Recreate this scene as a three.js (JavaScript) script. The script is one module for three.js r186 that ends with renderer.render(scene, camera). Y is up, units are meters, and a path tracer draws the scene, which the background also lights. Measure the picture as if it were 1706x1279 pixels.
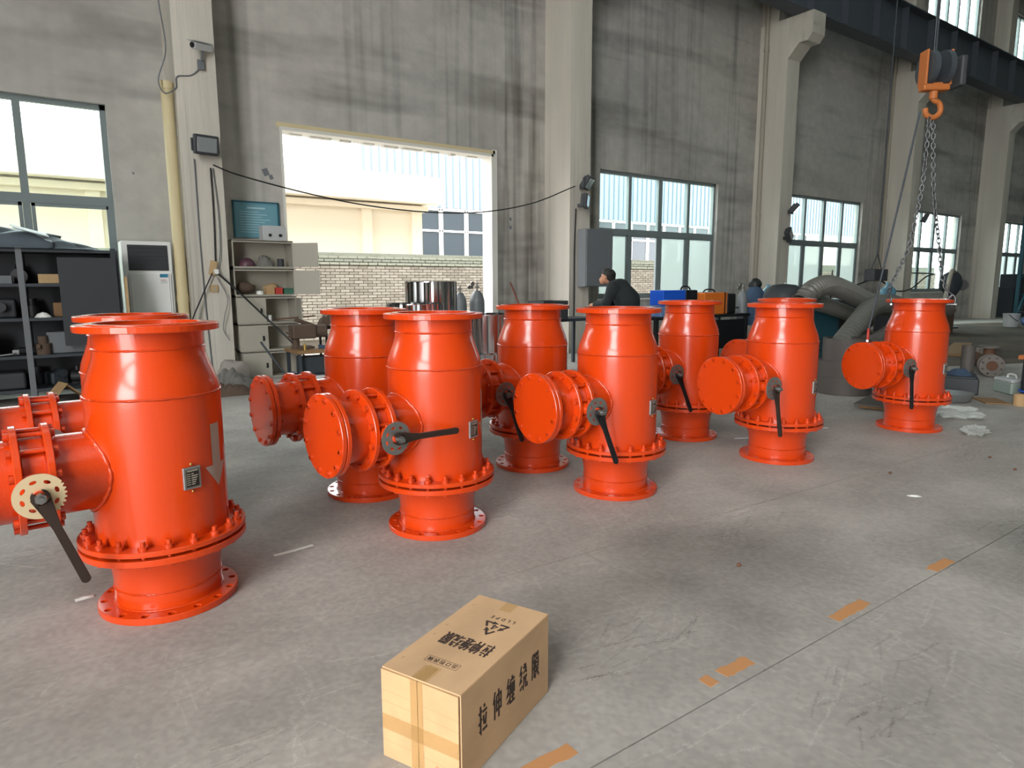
import * as THREE from 'three';
import { mergeGeometries } from 'three/addons/utils/BufferGeometryUtils.js';
import { RoundedBoxGeometry } from 'three/addons/geometries/RoundedBoxGeometry.js';
import { MarchingCubes } from 'three/addons/objects/MarchingCubes.js';
import { RectAreaLightUniformsLib } from 'three/addons/lights/RectAreaLightUniformsLib.js';

// ---------------------------------------------------------------- camera, sky, light, exposure
const scene = new THREE.Scene();
const camera = new THREE.PerspectiveCamera(60.3856, 1706 / 1279, 0.05, 400);
camera.position.set(0, 1.4, 0);
{
  const r = new THREE.Vector3(0.8173763, -0.00350372, 0.57609348), u = new THREE.Vector3(0.08960397, 0.98858539, -0.12111998), f = new THREE.Vector3(0.56909323, -0.15062087, -0.80836022);
  camera.quaternion.setFromRotationMatrix(new THREE.Matrix4().makeBasis(r, u, f.negate()));
}
const renderer = new THREE.WebGLRenderer({ antialias: true });
renderer.toneMapping = THREE.LinearToneMapping;
renderer.toneMappingExposure = 1.22;
renderer.shadowMap.enabled = true;
RectAreaLightUniformsLib.init();
scene.background = new THREE.Color().setRGB(0.95, 0.975, 1.0);      // even, bright overcast sky
scene.backgroundIntensity = 7.5;
for (const [w, h, y, z, k] of [[6.5, 5.1, 2.58, 3.5, 5.5], [4.7, 5.1, 8.6, 3.6, 9]]) {      // daylight standing in the open gate and in the tall window over it, in the end wall on the left
  const l = new THREE.RectAreaLight(new THREE.Color().setRGB(1.0, 0.975, 0.94), k, w, h); l.position.set(-6.98, y, z); l.lookAt(10, y, z); l.name = 'gate_daylight'; scene.add(l);
}

// ---------------------------------------------------------------- helpers
let seed = 7;
const rnd = () => { seed = (seed + 0x6d2b79f5) | 0; let t = Math.imul(seed ^ (seed >>> 15), 1 | seed); t = (t + Math.imul(t ^ (t >>> 7), 61 | t)) ^ t; return ((t ^ (t >>> 14)) >>> 0) / 4294967296; };
const rr = (a, b) => a + (b - a) * rnd();
const PI = Math.PI, V3 = (x, y, z) => new THREE.Vector3(x, y, z);
function hash(x, y, s) { let h = Math.imul(x | 0, 374761393) ^ Math.imul(y | 0, 668265263) ^ Math.imul(s | 0, 974634721); h = Math.imul(h ^ (h >>> 13), 1274126177); return ((h ^ (h >>> 16)) >>> 0) / 4294967296; }
function vnoise(x, y, px, py, s) {      // value noise, periodic in px, py cells
  const ix = Math.floor(x), iy = Math.floor(y), fx = x - ix, fy = y - iy, u = fx * fx * (3 - 2 * fx), v = fy * fy * (3 - 2 * fy), m = (a, n) => ((a % n) + n) % n;
  const a = hash(m(ix, px), m(iy, py), s), b = hash(m(ix + 1, px), m(iy, py), s), c = hash(m(ix, px), m(iy + 1, py), s), d = hash(m(ix + 1, px), m(iy + 1, py), s);
  return a + (b - a) * u + (c - a) * v + (a - b - c + d) * u * v;
}
function fbm(u, v, cells, cv, oct, s) { let t = 0, a = 0.5, n = 0; for (let i = 0; i < oct; i++) { t += a * vnoise(u * cells, v * cv, cells, cv, s + i * 17); n += a; a *= 0.5; cells *= 2; cv *= 2; } return t / n; }
function dataTex(w, h, fn, srgb = true) {
  const d = new Uint8Array(w * h * 4);
  for (let y = 0; y < h; y++) for (let x = 0; x < w; x++) { const c = fn((x + 0.5) / w, (y + 0.5) / h), o = (y * w + x) * 4; d[o] = Math.max(0, Math.min(255, c[0])); d[o + 1] = Math.max(0, Math.min(255, c[1])); d[o + 2] = Math.max(0, Math.min(255, c[2])); d[o + 3] = 255; }
  const t = new THREE.DataTexture(d, w, h); t.magFilter = THREE.LinearFilter; t.wrapS = t.wrapT = THREE.RepeatWrapping; if (srgb) t.colorSpace = THREE.SRGBColorSpace; t.needsUpdate = true; return t;
}
function canvasTex(w, h, draw) { const c = document.createElement('canvas'); c.width = w; c.height = h; const g = c.getContext('2d'); draw(g, w, h); const t = new THREE.CanvasTexture(c); t.colorSpace = THREE.SRGBColorSpace; return t; }
const mat = (color, roughness = 0.6, metalness = 0, more = {}) => new THREE.MeshStandardMaterial({ color, roughness, metalness, ...more });
const phys = (o) => new THREE.MeshPhysicalMaterial(o);

const taken = new Map();
function numbered(name) { const n = taken.get(name) ?? 0; taken.set(name, n + 1); return n ? `${name}_${String(n).padStart(3, '0')}` : name; }
function tag(o, label, category, group) { o.userData = { label, category }; if (group) o.userData.group = group; return o; }
function thing(name, label, category, [x, y, z] = [0, 0, 0], turn = 0, group) { const o = new THREE.Group(); o.name = numbered(name); scene.add(o); o.position.set(x, y, z); o.rotation.y = turn; return tag(o, label, category, group); }
function structure(name, parent = scene) { const o = new THREE.Group(); o.name = parent === scene ? numbered(name) : name; parent.add(o); if (parent === scene) o.userData.kind = 'structure'; return o; }
function mesh(name, geo, m, parent, x = 0, y = 0, z = 0, rx = 0, ry = 0, rz = 0) {
  const o = new THREE.Mesh(Array.isArray(geo) ? merge(geo) : geo, m); o.name = parent === scene ? numbered(name) : name; o.castShadow = o.receiveShadow = true;
  o.position.set(x, y, z); o.rotation.set(rx, ry, rz); parent.add(o); return o;
}
function merge(list) {
  return mergeGeometries(list.map((g) => { const q = g.index ? g.toNonIndexed() : g.clone(); for (const k of Object.keys(q.attributes)) if (!['position', 'normal', 'uv'].includes(k)) q.deleteAttribute(k); if (!q.attributes.uv) q.setAttribute('uv', new THREE.BufferAttribute(new Float32Array(q.attributes.position.count * 2), 2)); return q; }));
}
const T = (g, x = 0, y = 0, z = 0, rx = 0, ry = 0, rz = 0) => { const q = g.clone(); q.applyMatrix4(new THREE.Matrix4().compose(V3(x, y, z), new THREE.Quaternion().setFromEuler(new THREE.Euler(rx, ry, rz)), V3(1, 1, 1))); return q; };
const bx = (w, h, d, x = 0, y = 0, z = 0, rx = 0, ry = 0, rz = 0) => T(new THREE.BoxGeometry(w, h, d), x, y, z, rx, ry, rz);
const rb = (w, h, d, r = 0.01, x = 0, y = 0, z = 0, rx = 0, ry = 0, rz = 0) => T(new RoundedBoxGeometry(w, h, d, 2, Math.min(r, w / 2.01, h / 2.01, d / 2.01)), x, y, z, rx, ry, rz);
const cy = (r, h, seg = 20, x = 0, y = 0, z = 0, rx = 0, ry = 0, rz = 0, r2 = r) => T(new THREE.CylinderGeometry(r2, r, h, seg), x, y, z, rx, ry, rz);
const tube = (pts, r, seg = 40, rs = 8, closed = false) => new THREE.TubeGeometry(new THREE.CatmullRomCurve3(pts.map((p) => V3(...p)), closed, 'centripetal'), seg, r, rs, closed);
function rod(a, b, r, seg = 10) { const A = V3(...a), B = V3(...b), d = B.clone().sub(A), g = new THREE.CylinderGeometry(r, r, d.length(), seg); g.applyQuaternion(new THREE.Quaternion().setFromUnitVectors(V3(0, 1, 0), d.clone().normalize())); g.translate((A.x + B.x) / 2, (A.y + B.y) / 2, (A.z + B.z) / 2); return g; }
function beam(a, b, w, h) { const A = V3(...a), B = V3(...b), d = B.clone().sub(A), g = new THREE.BoxGeometry(w, d.length(), h); g.applyQuaternion(new THREE.Quaternion().setFromUnitVectors(V3(0, 1, 0), d.clone().normalize())); g.translate((A.x + B.x) / 2, (A.y + B.y) / 2, (A.z + B.z) / 2); return g; }
// lathe with hard edges: [r, y, hard]; hard points are doubled so that the shading breaks there
function lathe(pts, seg = 48) {
  const runs = [[]];
  for (const p of pts) { runs[runs.length - 1].push(new THREE.Vector2(p[0], p[1])); if (p[2]) runs.push([new THREE.Vector2(p[0], p[1])]); }
  return merge(runs.filter((r) => r.length > 1).map((r) => new THREE.LatheGeometry(r, seg)));
}
function ring(rOut, rIn, t, holes = 0, rHole = 0.012, rPitch = 0, seg = 64) {      // flat flange lying in xz, from y = 0 to y = t
  const s = new THREE.Shape(); s.absarc(0, 0, rOut, 0, 2 * PI, false);
  if (rIn > 0) { const h = new THREE.Path(); h.absarc(0, 0, rIn, 0, 2 * PI, true); s.holes.push(h); }
  for (let i = 0; i < holes; i++) { const a = (i + 0.5) / holes * 2 * PI, h = new THREE.Path(); h.absarc(rPitch * Math.cos(a), rPitch * Math.sin(a), rHole, 0, 2 * PI, true); s.holes.push(h); }
  const b = Math.min(0.0025, t * 0.2), g = new THREE.ExtrudeGeometry(s, { depth: t - 2 * b, bevelEnabled: true, bevelThickness: b, bevelSize: b, bevelOffset: -b, bevelSegments: 1, curveSegments: holes ? 28 : seg / 2 });
  g.translate(0, 0, b); g.rotateX(-PI / 2); return g;
}
function bumpy(g, amp, freq, s) {      // pushes vertices along their normals by noise
  const p = g.attributes.position, n = g.attributes.normal;
  for (let i = 0; i < p.count; i++) { const x = p.getX(i), y = p.getY(i), z = p.getZ(i), k = (fbm3(x * freq, y * freq, z * freq, s) - 0.5) * 2 * amp; p.setXYZ(i, x + n.getX(i) * k, y + n.getY(i) * k, z + n.getZ(i) * k); }
  g.computeVertexNormals(); return g;
}
function n3(x, y, z, s) { const iz = Math.floor(z), f = z - iz, w = f * f * (3 - 2 * f), a = vnoise(x, y, 4096, 4096, s + iz * 31), b = vnoise(x, y, 4096, 4096, s + iz * 31 + 31); return a + (b - a) * w; }
function fbm3(x, y, z, s) { return n3(x + 50, y + 50, z + 50, s) * 0.65 + n3(x * 2.1 + 90, y * 2.1 + 90, z * 2.1 + 90, s + 5) * 0.35; }
function cloth(w, d, h, s, nx = 26, nz = 22, lumps = 3) {      // a heap of folded cloth or sheet with its own underside
  const g = new THREE.PlaneGeometry(w, d, nx, nz); g.rotateX(-PI / 2);
  const p = g.attributes.position;
  for (let i = 0; i < p.count; i++) { const x = p.getX(i), z = p.getZ(i), e = Math.max(0, 1 - Math.pow(Math.hypot(x / w * 2, z / d * 2), 3)); const k = e * (0.35 + 0.65 * n3(x / w * lumps + 9, z / d * lumps + 9, 3, s)) + 0.25 * e * Math.abs(Math.sin((x * 1.3 + z) / w * 14 + 4 * n3(x / w * 3 + 4, z / d * 3 + 4, 1, s))); p.setY(i, 0.004 + h * k); p.setX(i, x * (0.9 + 0.25 * n3(x * 9 + 30, z * 9 + 30, 2, s))); }
  g.computeVertexNormals();
  const u = g.clone(); const q = u.attributes.position; for (let i = 0; i < q.count; i++) q.setY(i, Math.max(0.001, q.getY(i) - 0.006)); const ix = u.index.array; for (let i = 0; i < ix.length; i += 3) { const t = ix[i]; ix[i] = ix[i + 1]; ix[i + 1] = t; } u.computeVertexNormals();
  return merge([g, u]);
}

// ---------------------------------------------------------------- materials
const wallTex = (() => {      // plaster of the long wall, 52.6 m x 12.5 m: water streaks, soot smears and patches where the photograph shows them
  const W = 2048, H = 640, X0 = -7.3, LX = 52.6, LY = 12.5;
  const bands = [[7.25, 8.55, 0.85], [9.1, 10.3, 0.95], [0.2, 0.55, 0.2], [4.2, 5.6, 0.28], [10.6, 13.5, 0.3], [14.2, 15.3, 0.45], [16.3, 17.4, 0.35], [6.0, 7.2, 0.4], [2.3, 3.2, 0.3], [21.2, 22.4, 0.4], [28.5, 30, 0.4]];
  return dataTex(W, H, (u, v) => {
    const x = X0 + u * LX, y = v * LY;
    const big = fbm(u, v, 26, 7, 4, 11), fine = fbm(u, v, 300, 90, 3, 23), smear = fbm(u, v, 18, 34, 4, 37);
    let st = 0; for (const [a, b, k] of bands) { const c = Math.max(0, Math.min(1, (x - a) / 0.25)) * Math.max(0, Math.min(1, (b - x) / 0.25)); st = Math.max(st, c * k); }
    const drip = vnoise(u * 560, v * 5, 560, 5, 51) * 0.6 + vnoise(u * 1100, v * 9, 1100, 9, 53) * 0.4;
    const dark = Math.max(0, drip - 0.42) * 1.7 * (0.05 + st) + Math.max(0, smear - 0.52) * 1.25 + Math.max(0, big - 0.55) * 0.9;
    const k = 0.80 + 0.30 * big + 0.10 * (fine - 0.5) - 0.45 * dark;
    const warm = 0.5 + 0.5 * Math.min(1, Math.max(-1, (fbm(u, v, 12, 4, 2, 71) - 0.5) * 4)) * (0.4 + 0.6 * dark);
    return [188 * k + 4 * warm, 186 * k + 1 * warm, 182 * k - 4 * warm];
  });
})();
wallTex.repeat.set(1 / 52.6, 1 / 12.5); wallTex.offset.set(7.3 / 52.6, 0);
const plasterTex = dataTex(512, 512, (u, v) => { const k = 0.86 + 0.24 * fbm(u, v, 4, 4, 5, 5) - 0.5 * Math.max(0, fbm(u, v, 30, 3, 3, 9) - 0.6); return [204 * k, 198 * k, 186 * k]; });
plasterTex.repeat.set(1 / 3, 1 / 3);
const grainTex = dataTex(512, 512, (u, v) => { const k = 255 * fbm(u, v, 24, 24, 4, 3); return [k, k, k]; }, false);
const bumpOf = (m) => { const t = grainTex.clone(); t.repeat.set(1 / m, 1 / m); t.needsUpdate = true; return t; };
const floorTex = (() => {      // worn concrete, 12 m x 12 m
  const N = 2048, px = new Float32Array(N * N);
  const line = (x, y, a, len, w, k) => { const n = Math.ceil(len); for (let i = 0; i < n; i++) { const X = x + Math.cos(a) * i + Math.sin(i * 0.05) * 1.5, Y = y + Math.sin(a) * i; for (let j = 0; j < w; j++) { const c = ((Math.round(X) % N) + N) % N, r = ((Math.round(Y + j) % N) + N) % N; px[r * N + c] += k * (0.4 + 0.6 * rnd()); } a += (rnd() - 0.5) * 0.03; } };
  for (let i = 0; i < 3200; i++) line(rr(0, N), rr(0, N), rr(-0.5, 0.5) + (rnd() < 0.3 ? PI / 2 : 0), rr(6, 60), 1, rr(6, 18));
  for (let i = 0; i < 90; i++) line(rr(0, N), rr(0, N), rr(0, PI), rr(60, 220), rnd() < 0.3 ? 2 : 1, rr(8, 20));
  for (let i = 0; i < 500; i++) line(rr(0, N), rr(0, N), rr(-0.4, 0.4), rr(6, 40), 1, -rr(8, 26));
  for (let i = 0; i < 26; i++) { const cx = rr(0, N), cyy = rr(0, N); for (let j = 0; j < 40; j++) line(cx + rr(-60, 60), cyy + rr(-26, 26), rr(-0.6, 0.6), rr(8, 36), 1, rnd() < 0.5 ? -rr(12, 30) : rr(5, 18)); }
  const t = dataTex(N, N, (u, v) => {
    const a = fbm(u, v, 5, 5, 5, 101), b = fbm(u, v, 28, 40, 4, 131), c = vnoise(u * 700, v * 700, 700, 700, 151), d = Math.max(0, fbm(u, v, 9, 12, 4, 171) - 0.56), e = px[Math.min(N - 1, Math.floor(v * N)) * N + Math.min(N - 1, Math.floor(u * N))];
    const k = 0.84 + 0.16 * a + 0.2 * (b - 0.5) + 0.09 * (c - 0.5) - 0.55 * d;
    return [174 * k + e * 1.1, 168 * k + e * 1.1, 161 * k + e * 1.08];
  });
  t.repeat.set(1 / 12, 1 / 12); return t;
})();
const M = {
  wall: mat(0xffffff, 0.92, 0, { map: wallTex, bumpMap: bumpOf(1.1), bumpScale: 0.004 }),
  grime: mat(0xffffff, 0.85, 0, { map: (() => { const t = dataTex(512, 512, (u, v) => { const k = 0.6 + 0.8 * fbm(u, v, 5, 9, 5, 205) + 0.3 * (vnoise(u * 200, v * 200, 200, 200, 207) - 0.5); return [84 * k, 72 * k, 60 * k]; }); t.repeat.set(1 / 4, 1 / 4); return t; })() }),
  plasterOld: mat(0x7d7a74, 0.92), plaster: mat(0xffffff, 0.9, 0, { map: plasterTex, bumpMap: bumpOf(1.1), bumpScale: 0.004 }),
  floor: mat(0xffffff, 0.72, 0, { map: floorTex, bumpMap: bumpOf(0.9), bumpScale: 0.0014 }),
  joint: mat(0x1c1a18, 0.95), roofSheet: mat(0x6a6d6e, 0.7), yard: mat(0xa8a196, 0.95), frame: mat(0x7c8788, 0.45), jamb: mat(0xd8d6ce, 0.85),
  glass: phys({ color: 0xf2fbf8, roughness: 0.02, transmission: 1, thickness: 0, ior: 1.5 }), frosted: phys({ color: 0xc6d0cd, roughness: 0.7, transmission: 0.85, thickness: 0 }),
  steelDark: mat(0x3a4046, 0.55, 0.2), beam: mat(0x4b525a, 0.6), pipeBeige: mat(0xd2c39a, 0.55), pipeGrey: mat(0xa39c8d, 0.6),
  brickA: mat(0x9a9388, 0.95), brickB: mat(0xa29b90, 0.95), brickC: mat(0x928b80, 0.95), brickD: mat(0xa8a196, 0.95), mortar: mat(0x847d74, 0.97), coping: mat(0x8d9084, 0.95), copingB: mat(0x9c9e90, 0.95),
  beige: mat(0xe8dcc6, 0.9), beigeLight: mat(0xefe6d4, 0.9), clad: mat(0x8a98a6, 0.6), cladRib: mat(0x6c7c8c, 0.6), whiteFrame: mat(0xe8e8e4, 0.6), darkGlass: mat(0x3c444a, 0.2),
  black: mat(0x17181a, 0.5), rubber: mat(0x24262a, 0.8), darkGrey: mat(0x33363a, 0.6), midGrey: mat(0x6c7074, 0.55), lightGrey: mat(0xb3b6b6, 0.5), white: mat(0xe6e6e2, 0.5),
  cream: mat(0xaaa598, 0.55), galv: mat(0xa7abad, 0.35, 0.8), steel: mat(0x9a9a98, 0.3, 0.9), rust: mat(0x6a4a38, 0.85, 0.2), brass: mat(0xb79a55, 0.35, 0.8), gold: mat(0xe0c8a0, 0.4, 0.4), zincDull: mat(0x8c8a86, 0.45, 0.7),
  stainless: mat(0xd4d6d8, 0.12, 1), chain: mat(0x6e7072, 0.4, 0.8), orangeHook: mat(0xa8602a, 0.6), blue: mat(0x1c5bd0, 0.4), orangeBox: mat(0xe07424, 0.45), teal: mat(0x245766, 0.5), blueBoard: mat(0x5f8f9e, 0.5), duct: mat(0x6b6a64, 0.45, 0.2), tankGrey: mat(0x5c5652, 0.6, 0.2),
  wood: mat(0x8a6a48, 0.8), woodLight: mat(0xb79a70, 0.8), cardboard: mat(0xb08f66, 0.9), yellow: mat(0xd0b824, 0.6), brownCloth: mat(0x5a4a3e, 0.95), greyCloth: mat(0x77746f, 0.95), blueCloth: mat(0x3d5068, 0.95), tarp: mat(0x5a646c, 0.5),
  lever: mat(0x3a2c26, 0.45, 0.3), leverDark: mat(0x17171a, 0.4, 0.2), red: mat(0xb43a30, 0.5), green: mat(0x3d6a58, 0.6), plastic: phys({ color: 0xf2f4f2, roughness: 0.25, transmission: 0.8, thickness: 0, flatShading: true }), jugBlue: phys({ color: 0x9fd0e6, roughness: 0.15, transmission: 0.7, thickness: 0 }),
  gas: mat(0x7b7f82, 0.5, 0.2), scrap: mat(0xdcdcd6, 0.8), paintMark: mat(0xbd8656, 0.85), skin: mat(0xc08a6c, 0.6), hair: mat(0x191715, 0.7), jacket: mat(0x23282a, 0.9), trousers: mat(0x2c3038, 0.9), shoe: mat(0x1b1a19, 0.6), lens: mat(0x9aa0a2, 0.1, 0.3),
};

// ---------------------------------------------------------------- the hall: floor, walls, roof, columns
const floor = structure('floor');
mesh('sub_base', bx(52.6, 0.1, 23.6, 19, -0.2, 0.5), M.joint, floor);
function slab(pts) {      // pts: [x, z] outline of one cast slab
  const s = new THREE.Shape(pts.map(([x, z]) => new THREE.Vector2(x, -z))), g = new THREE.ExtrudeGeometry(s, { depth: 0.15, bevelEnabled: false });
  g.rotateX(-PI / 2); g.translate(0, -0.15, 0); mesh('slab', g, M.floor, floor);
}
const jz = (x) => -2.553 + 0.0385 * x, G = 0.0025;
slab([[-7.3, -11.3], [45.3, -11.3], [45.3, jz(33) - G], [33, jz(33) - G], [-7.3, jz(-7.3) - G]]);
slab([[-7.3, jz(-7.3) + G], [2.2 - G, jz(2.2) + G], [2.2 - G, -1.29 - G], [-7.3, -1.29 - G]]);
slab([[2.2 + G, jz(2.2) + G], [32.5, jz(32.5) + G], [32.5, -1.29 - G], [2.2 + G, -1.29 - G]]);
slab([[-7.3, -1.29 + G], [45.3, -1.29 + G], [45.3, 12.3], [-7.3, 12.3]]);
function paintMark(pts) { const s = new THREE.Shape(); pts.forEach(([x, z], i) => { s[i ? 'lineTo' : 'moveTo'](x, -z); }); const g = new THREE.ExtrudeGeometry(s, { depth: 0.0012, bevelEnabled: false }); g.rotateX(-PI / 2); mesh('paint_mark', g, M.paintMark, floor); }
for (const [x0, x1, z0, s] of [[3.45, 3.65, -1.325, 1], [2.6, 2.855, -1.345, 2], [1.885, 2.045, -1.365, 3], [1.785, 1.838, -1.365, 4], [0.86, 1.2, -1.385, 5]]) {      // worn orange dashes
  const top = [], bot = [], n = 9; for (let i = 0; i <= n; i++) { const x = x0 + (x1 - x0) * i / n; top.push([x + rr(-0.006, 0.006), z0 + 0.027 + rr(-0.005, 0.005)]); bot.push([x + rr(-0.006, 0.006), z0 - 0.027 + rr(-0.005, 0.005)]); }
  paintMark([...top, ...bot.reverse()]);
}

const BAYS = [[-3.07, 0.93], null, [10.1, 14.1], [17.15, 21.15], [24.35, 28.35], [31.3, 35.3], [38.2, 42.2]];
const UPPER = [[-3.07, 0.93], [3.3, 7.3], ...BAYS.slice(2)], HEAD = 3.85, SILL = 1.05, DOOR = [3.28, 7.3];
function rectHole(x0, x1, y0, y1) { const h = new THREE.Path(); h.moveTo(x0, y0); h.lineTo(x0, y1); h.lineTo(x1, y1); h.lineTo(x1, y0); h.closePath(); return h; }
function wallShape(L0, L1, H, holes, doors = []) {
  const s = new THREE.Shape(); s.moveTo(L0, 0); for (const [a, b, h] of doors) { s.lineTo(a, 0); s.lineTo(a, h); s.lineTo(b, h); s.lineTo(b, 0); } s.lineTo(L1, 0); s.lineTo(L1, H); s.lineTo(L0, H); s.closePath();
  for (const [a, b, c, d] of holes) s.holes.push(rectHole(a, b, c, d)); return s;
}
const WH = 12.5, THICK = 0.26;
{ // long wall with the windows and the open gateway
  const holes = [...BAYS.filter(Boolean).map(([a, b]) => [a, b, SILL, HEAD]), ...UPPER.map(([a, b]) => [a, b, 9.3, 11.6])];
  const g = new THREE.ExtrudeGeometry(wallShape(-7.3, 45.3, WH, holes, [[...DOOR, HEAD]]), { depth: THICK, bevelEnabled: false }); g.translate(0, 0, -11 - THICK);
  const w = structure('wall_back'); mesh('plaster', g, M.wall, w);
  for (const [x, y, s] of [[3.03, 3.14, 0.055], [3.11, 3.07, 0.035], [7.72, 2.66, 0.03], [7.72, 2.5, 0.035], [1.2, 2.96, 0.015]]) mesh('chipped_patch', bx(s * 1.6, s * 2, 0.006, x, y, -10.998, 0, 0, 0.4), M.midGrey, w);
}
{ // opposite wall, behind the photographer
  mesh('plaster', bx(52.6, WH, THICK, 19, WH / 2, 12.13), M.plasterOld, structure('wall_front'));
}
{ // end wall on the left with the big open gate the daylight comes in by and the tall window over it; plain end wall on the right
  const g = new THREE.ExtrudeGeometry(wallShape(-12, 11, WH, [[-6, -1.2, 6, 11.2]], [[-6.8, -0.2, 5.2]]), { depth: THICK, bevelEnabled: false }); g.rotateY(PI / 2); g.translate(-7 - THICK, 0, 0);
  mesh('plaster', g, M.plasterOld, structure('wall_left'));
  mesh('plaster', bx(THICK, WH, 23.6, 45.13, WH / 2, 0.5), M.plasterOld, structure('wall_right'));
}
{ // roof with strips of translucent rooflight sheet
  const RL = [-4.2, -1, 2, 10.5, 13.5, 19.1, 26.3, 33.2, 40.2], s = wallShape(-7.3, 45.3, 23.6, RL.map((x) => [x - 0.4, x + 0.4, 4, 21])), g = new THREE.ExtrudeGeometry(s, { depth: 0.2, bevelEnabled: false });
  g.rotateX(PI / 2); g.translate(0, WH + 0.2, -11.3);
  const roof = structure('ceiling'); mesh('roof_sheet', g, M.roofSheet, roof);
  for (const x of RL) mesh('rooflight_sheet', bx(0.86, 0.02, 17.1, x, WH + 0.212, 1.2), M.frosted, roof);
}
const COLS = [-4.73, 2.22, 9.1, 16.05, 22.95, 30.15, 37.1, 44.1], CW = 0.52;
COLS.forEach((x1) => {
  const c = structure('column'), x = x1 - CW / 2;
  mesh('shaft', bx(CW, 7.8, 0.8, x, 3.9, -10.6), M.plaster, c);
  mesh('upper_shaft', bx(CW, 4.7, 0.5, x, 10.15, -10.75), M.plaster, c);
  const s = new THREE.Shape([[0, 6.85], [0.28, 7.15], [0.5, 7.15], [0.62, 7.3], [0.62, 7.8], [0, 7.8]].map(([z, y]) => new THREE.Vector2(-z, y)));
  const g = new THREE.ExtrudeGeometry(s, { depth: CW, bevelEnabled: false }); g.rotateY(PI / 2); g.translate(x - CW / 2, 0, -10.2); mesh('corbel', g, M.plaster, c);
  const d = structure('column'); mesh('shaft', bx(CW, WH, 0.7, x, WH / 2, 11.64), M.plasterOld, d);
});
{ // crane runway beam on the corbels
  const t = thing('crane_runway_beam', 'long dark steel crane runway beam carried on the column corbels', 'beam', [19, 7.8, -9.88]);
  mesh('bottom_flange', bx(52, 0.03, 0.42, 0, 0.015, 0), M.beam, t); mesh('web', bx(52, 1.12, 0.02, 0, 0.59, 0), M.beam, t); mesh('top_flange', bx(52, 0.03, 0.5, 0, 1.165, 0), M.beam, t); mesh('rail', bx(52, 0.14, 0.07, 0, 1.25, 0), M.steelDark, t);
  for (let x = -25; x <= 25; x += 1.55) mesh('stiffener', bx(0.016, 1.12, 0.18, x, 0.59, 0.1), M.beam, t);
}
{ // trodden layer of dirt and oil over the working area at the far right
  const p = []; for (let i = 0; i < 60; i++) { const a = i / 60 * 2 * PI, r = 1 + 0.16 * (n3(Math.cos(a) * 2 + 5, Math.sin(a) * 2 + 5, 1, 77) - 0.5) + 0.08 * (hash(i, 3, 5) - 0.5); p.push(new THREE.Vector2(19.6 + 10.6 * r * Math.cos(a), 6.9 + 3.3 * r * Math.sin(a) - 0.05 * 10.6 * Math.cos(a))); }
  const g = new THREE.ExtrudeGeometry(new THREE.Shape(p), { depth: 0.003, bevelEnabled: false }); g.rotateX(-PI / 2); mesh('dirt_layer', g, M.grime, floor);
}
// windows: every frame bar and pane is a piece of its own
function windowUnit(n, x0, x1, y0, y1, z, cols, transom, opt = {}) {
  const w = structure(`window_${n}`), W = x1 - x0, cw = W / cols, b = 0.07, d = 0.08, fm = M.frame;
  mesh('frame_head', bx(W, b, d, (x0 + x1) / 2, y1 - b / 2, z), fm, w); mesh('frame_sill', bx(W, b, d, (x0 + x1) / 2, y0 + b / 2, z), fm, w);
  mesh('frame_jamb', bx(b, y1 - y0, d, x0 + b / 2, (y0 + y1) / 2, z), fm, w); mesh('frame_jamb', bx(b, y1 - y0, d, x1 - b / 2, (y0 + y1) / 2, z), fm, w);
  if (transom) mesh('transom', bx(W, 0.12, d + 0.01, (x0 + x1) / 2, transom, z), fm, w);
  for (let i = 1; i < cols; i++) mesh('mullion', bx(i * 2 === cols ? 0.13 : 0.09, y1 - y0, d + 0.004, x0 + i * cw, (y0 + y1) / 2, z), fm, w);
  const spans = transom ? [[y0 + b, transom - 0.06], [transom + 0.06, y1 - b]] : [[y0 + b, y1 - b]];
  spans.forEach(([a, c], row) => { for (let i = 0; i < cols; i++) {
    const px = x0 + (i + 0.5) * cw, lower = transom && row === 0;
    if (lower) { mesh('sash', [bx(0.045, c - a, 0.03, px - cw / 2 + 0.07, (a + c) / 2, z + 0.02), bx(0.045, c - a, 0.03, px + cw / 2 - 0.07, (a + c) / 2, z + 0.02), bx(cw - 0.1, 0.045, 0.03, px, a + 0.022, z + 0.02), bx(cw - 0.1, 0.045, 0.03, px, c - 0.022, z + 0.02)], fm, w); }
    if (!(opt.open ?? []).includes(i) || !lower) mesh('pane', bx(cw - 0.05, c - a + 0.02, 0.006, px, (a + c) / 2, z), lower ? ((opt.clear ?? []).includes(i) ? M.glass : M.frosted) : M.glass, w);
  } });
  if (opt.sill !== false) mesh('window_sill', bx(W + 0.06, 0.04, THICK + 0.06, (x0 + x1) / 2, y0 - 0.02, z), M.jamb, w);
  return w;
}
let wn = 0;
BAYS.forEach((b, i) => { if (b) windowUnit(++wn, b[0], b[1], SILL, HEAD, -11.12, 4, 2.55, [{ clear: [2, 3] }, {}, { clear: [1], open: [1] }, { clear: [2] }, { clear: [0, 1, 2, 3] }, {}, {}][i]); });
UPPER.forEach((b) => windowUnit(++wn, b[0], b[1], 9.3, 11.6, -11.12, 5, 0, { sill: false }));
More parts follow.
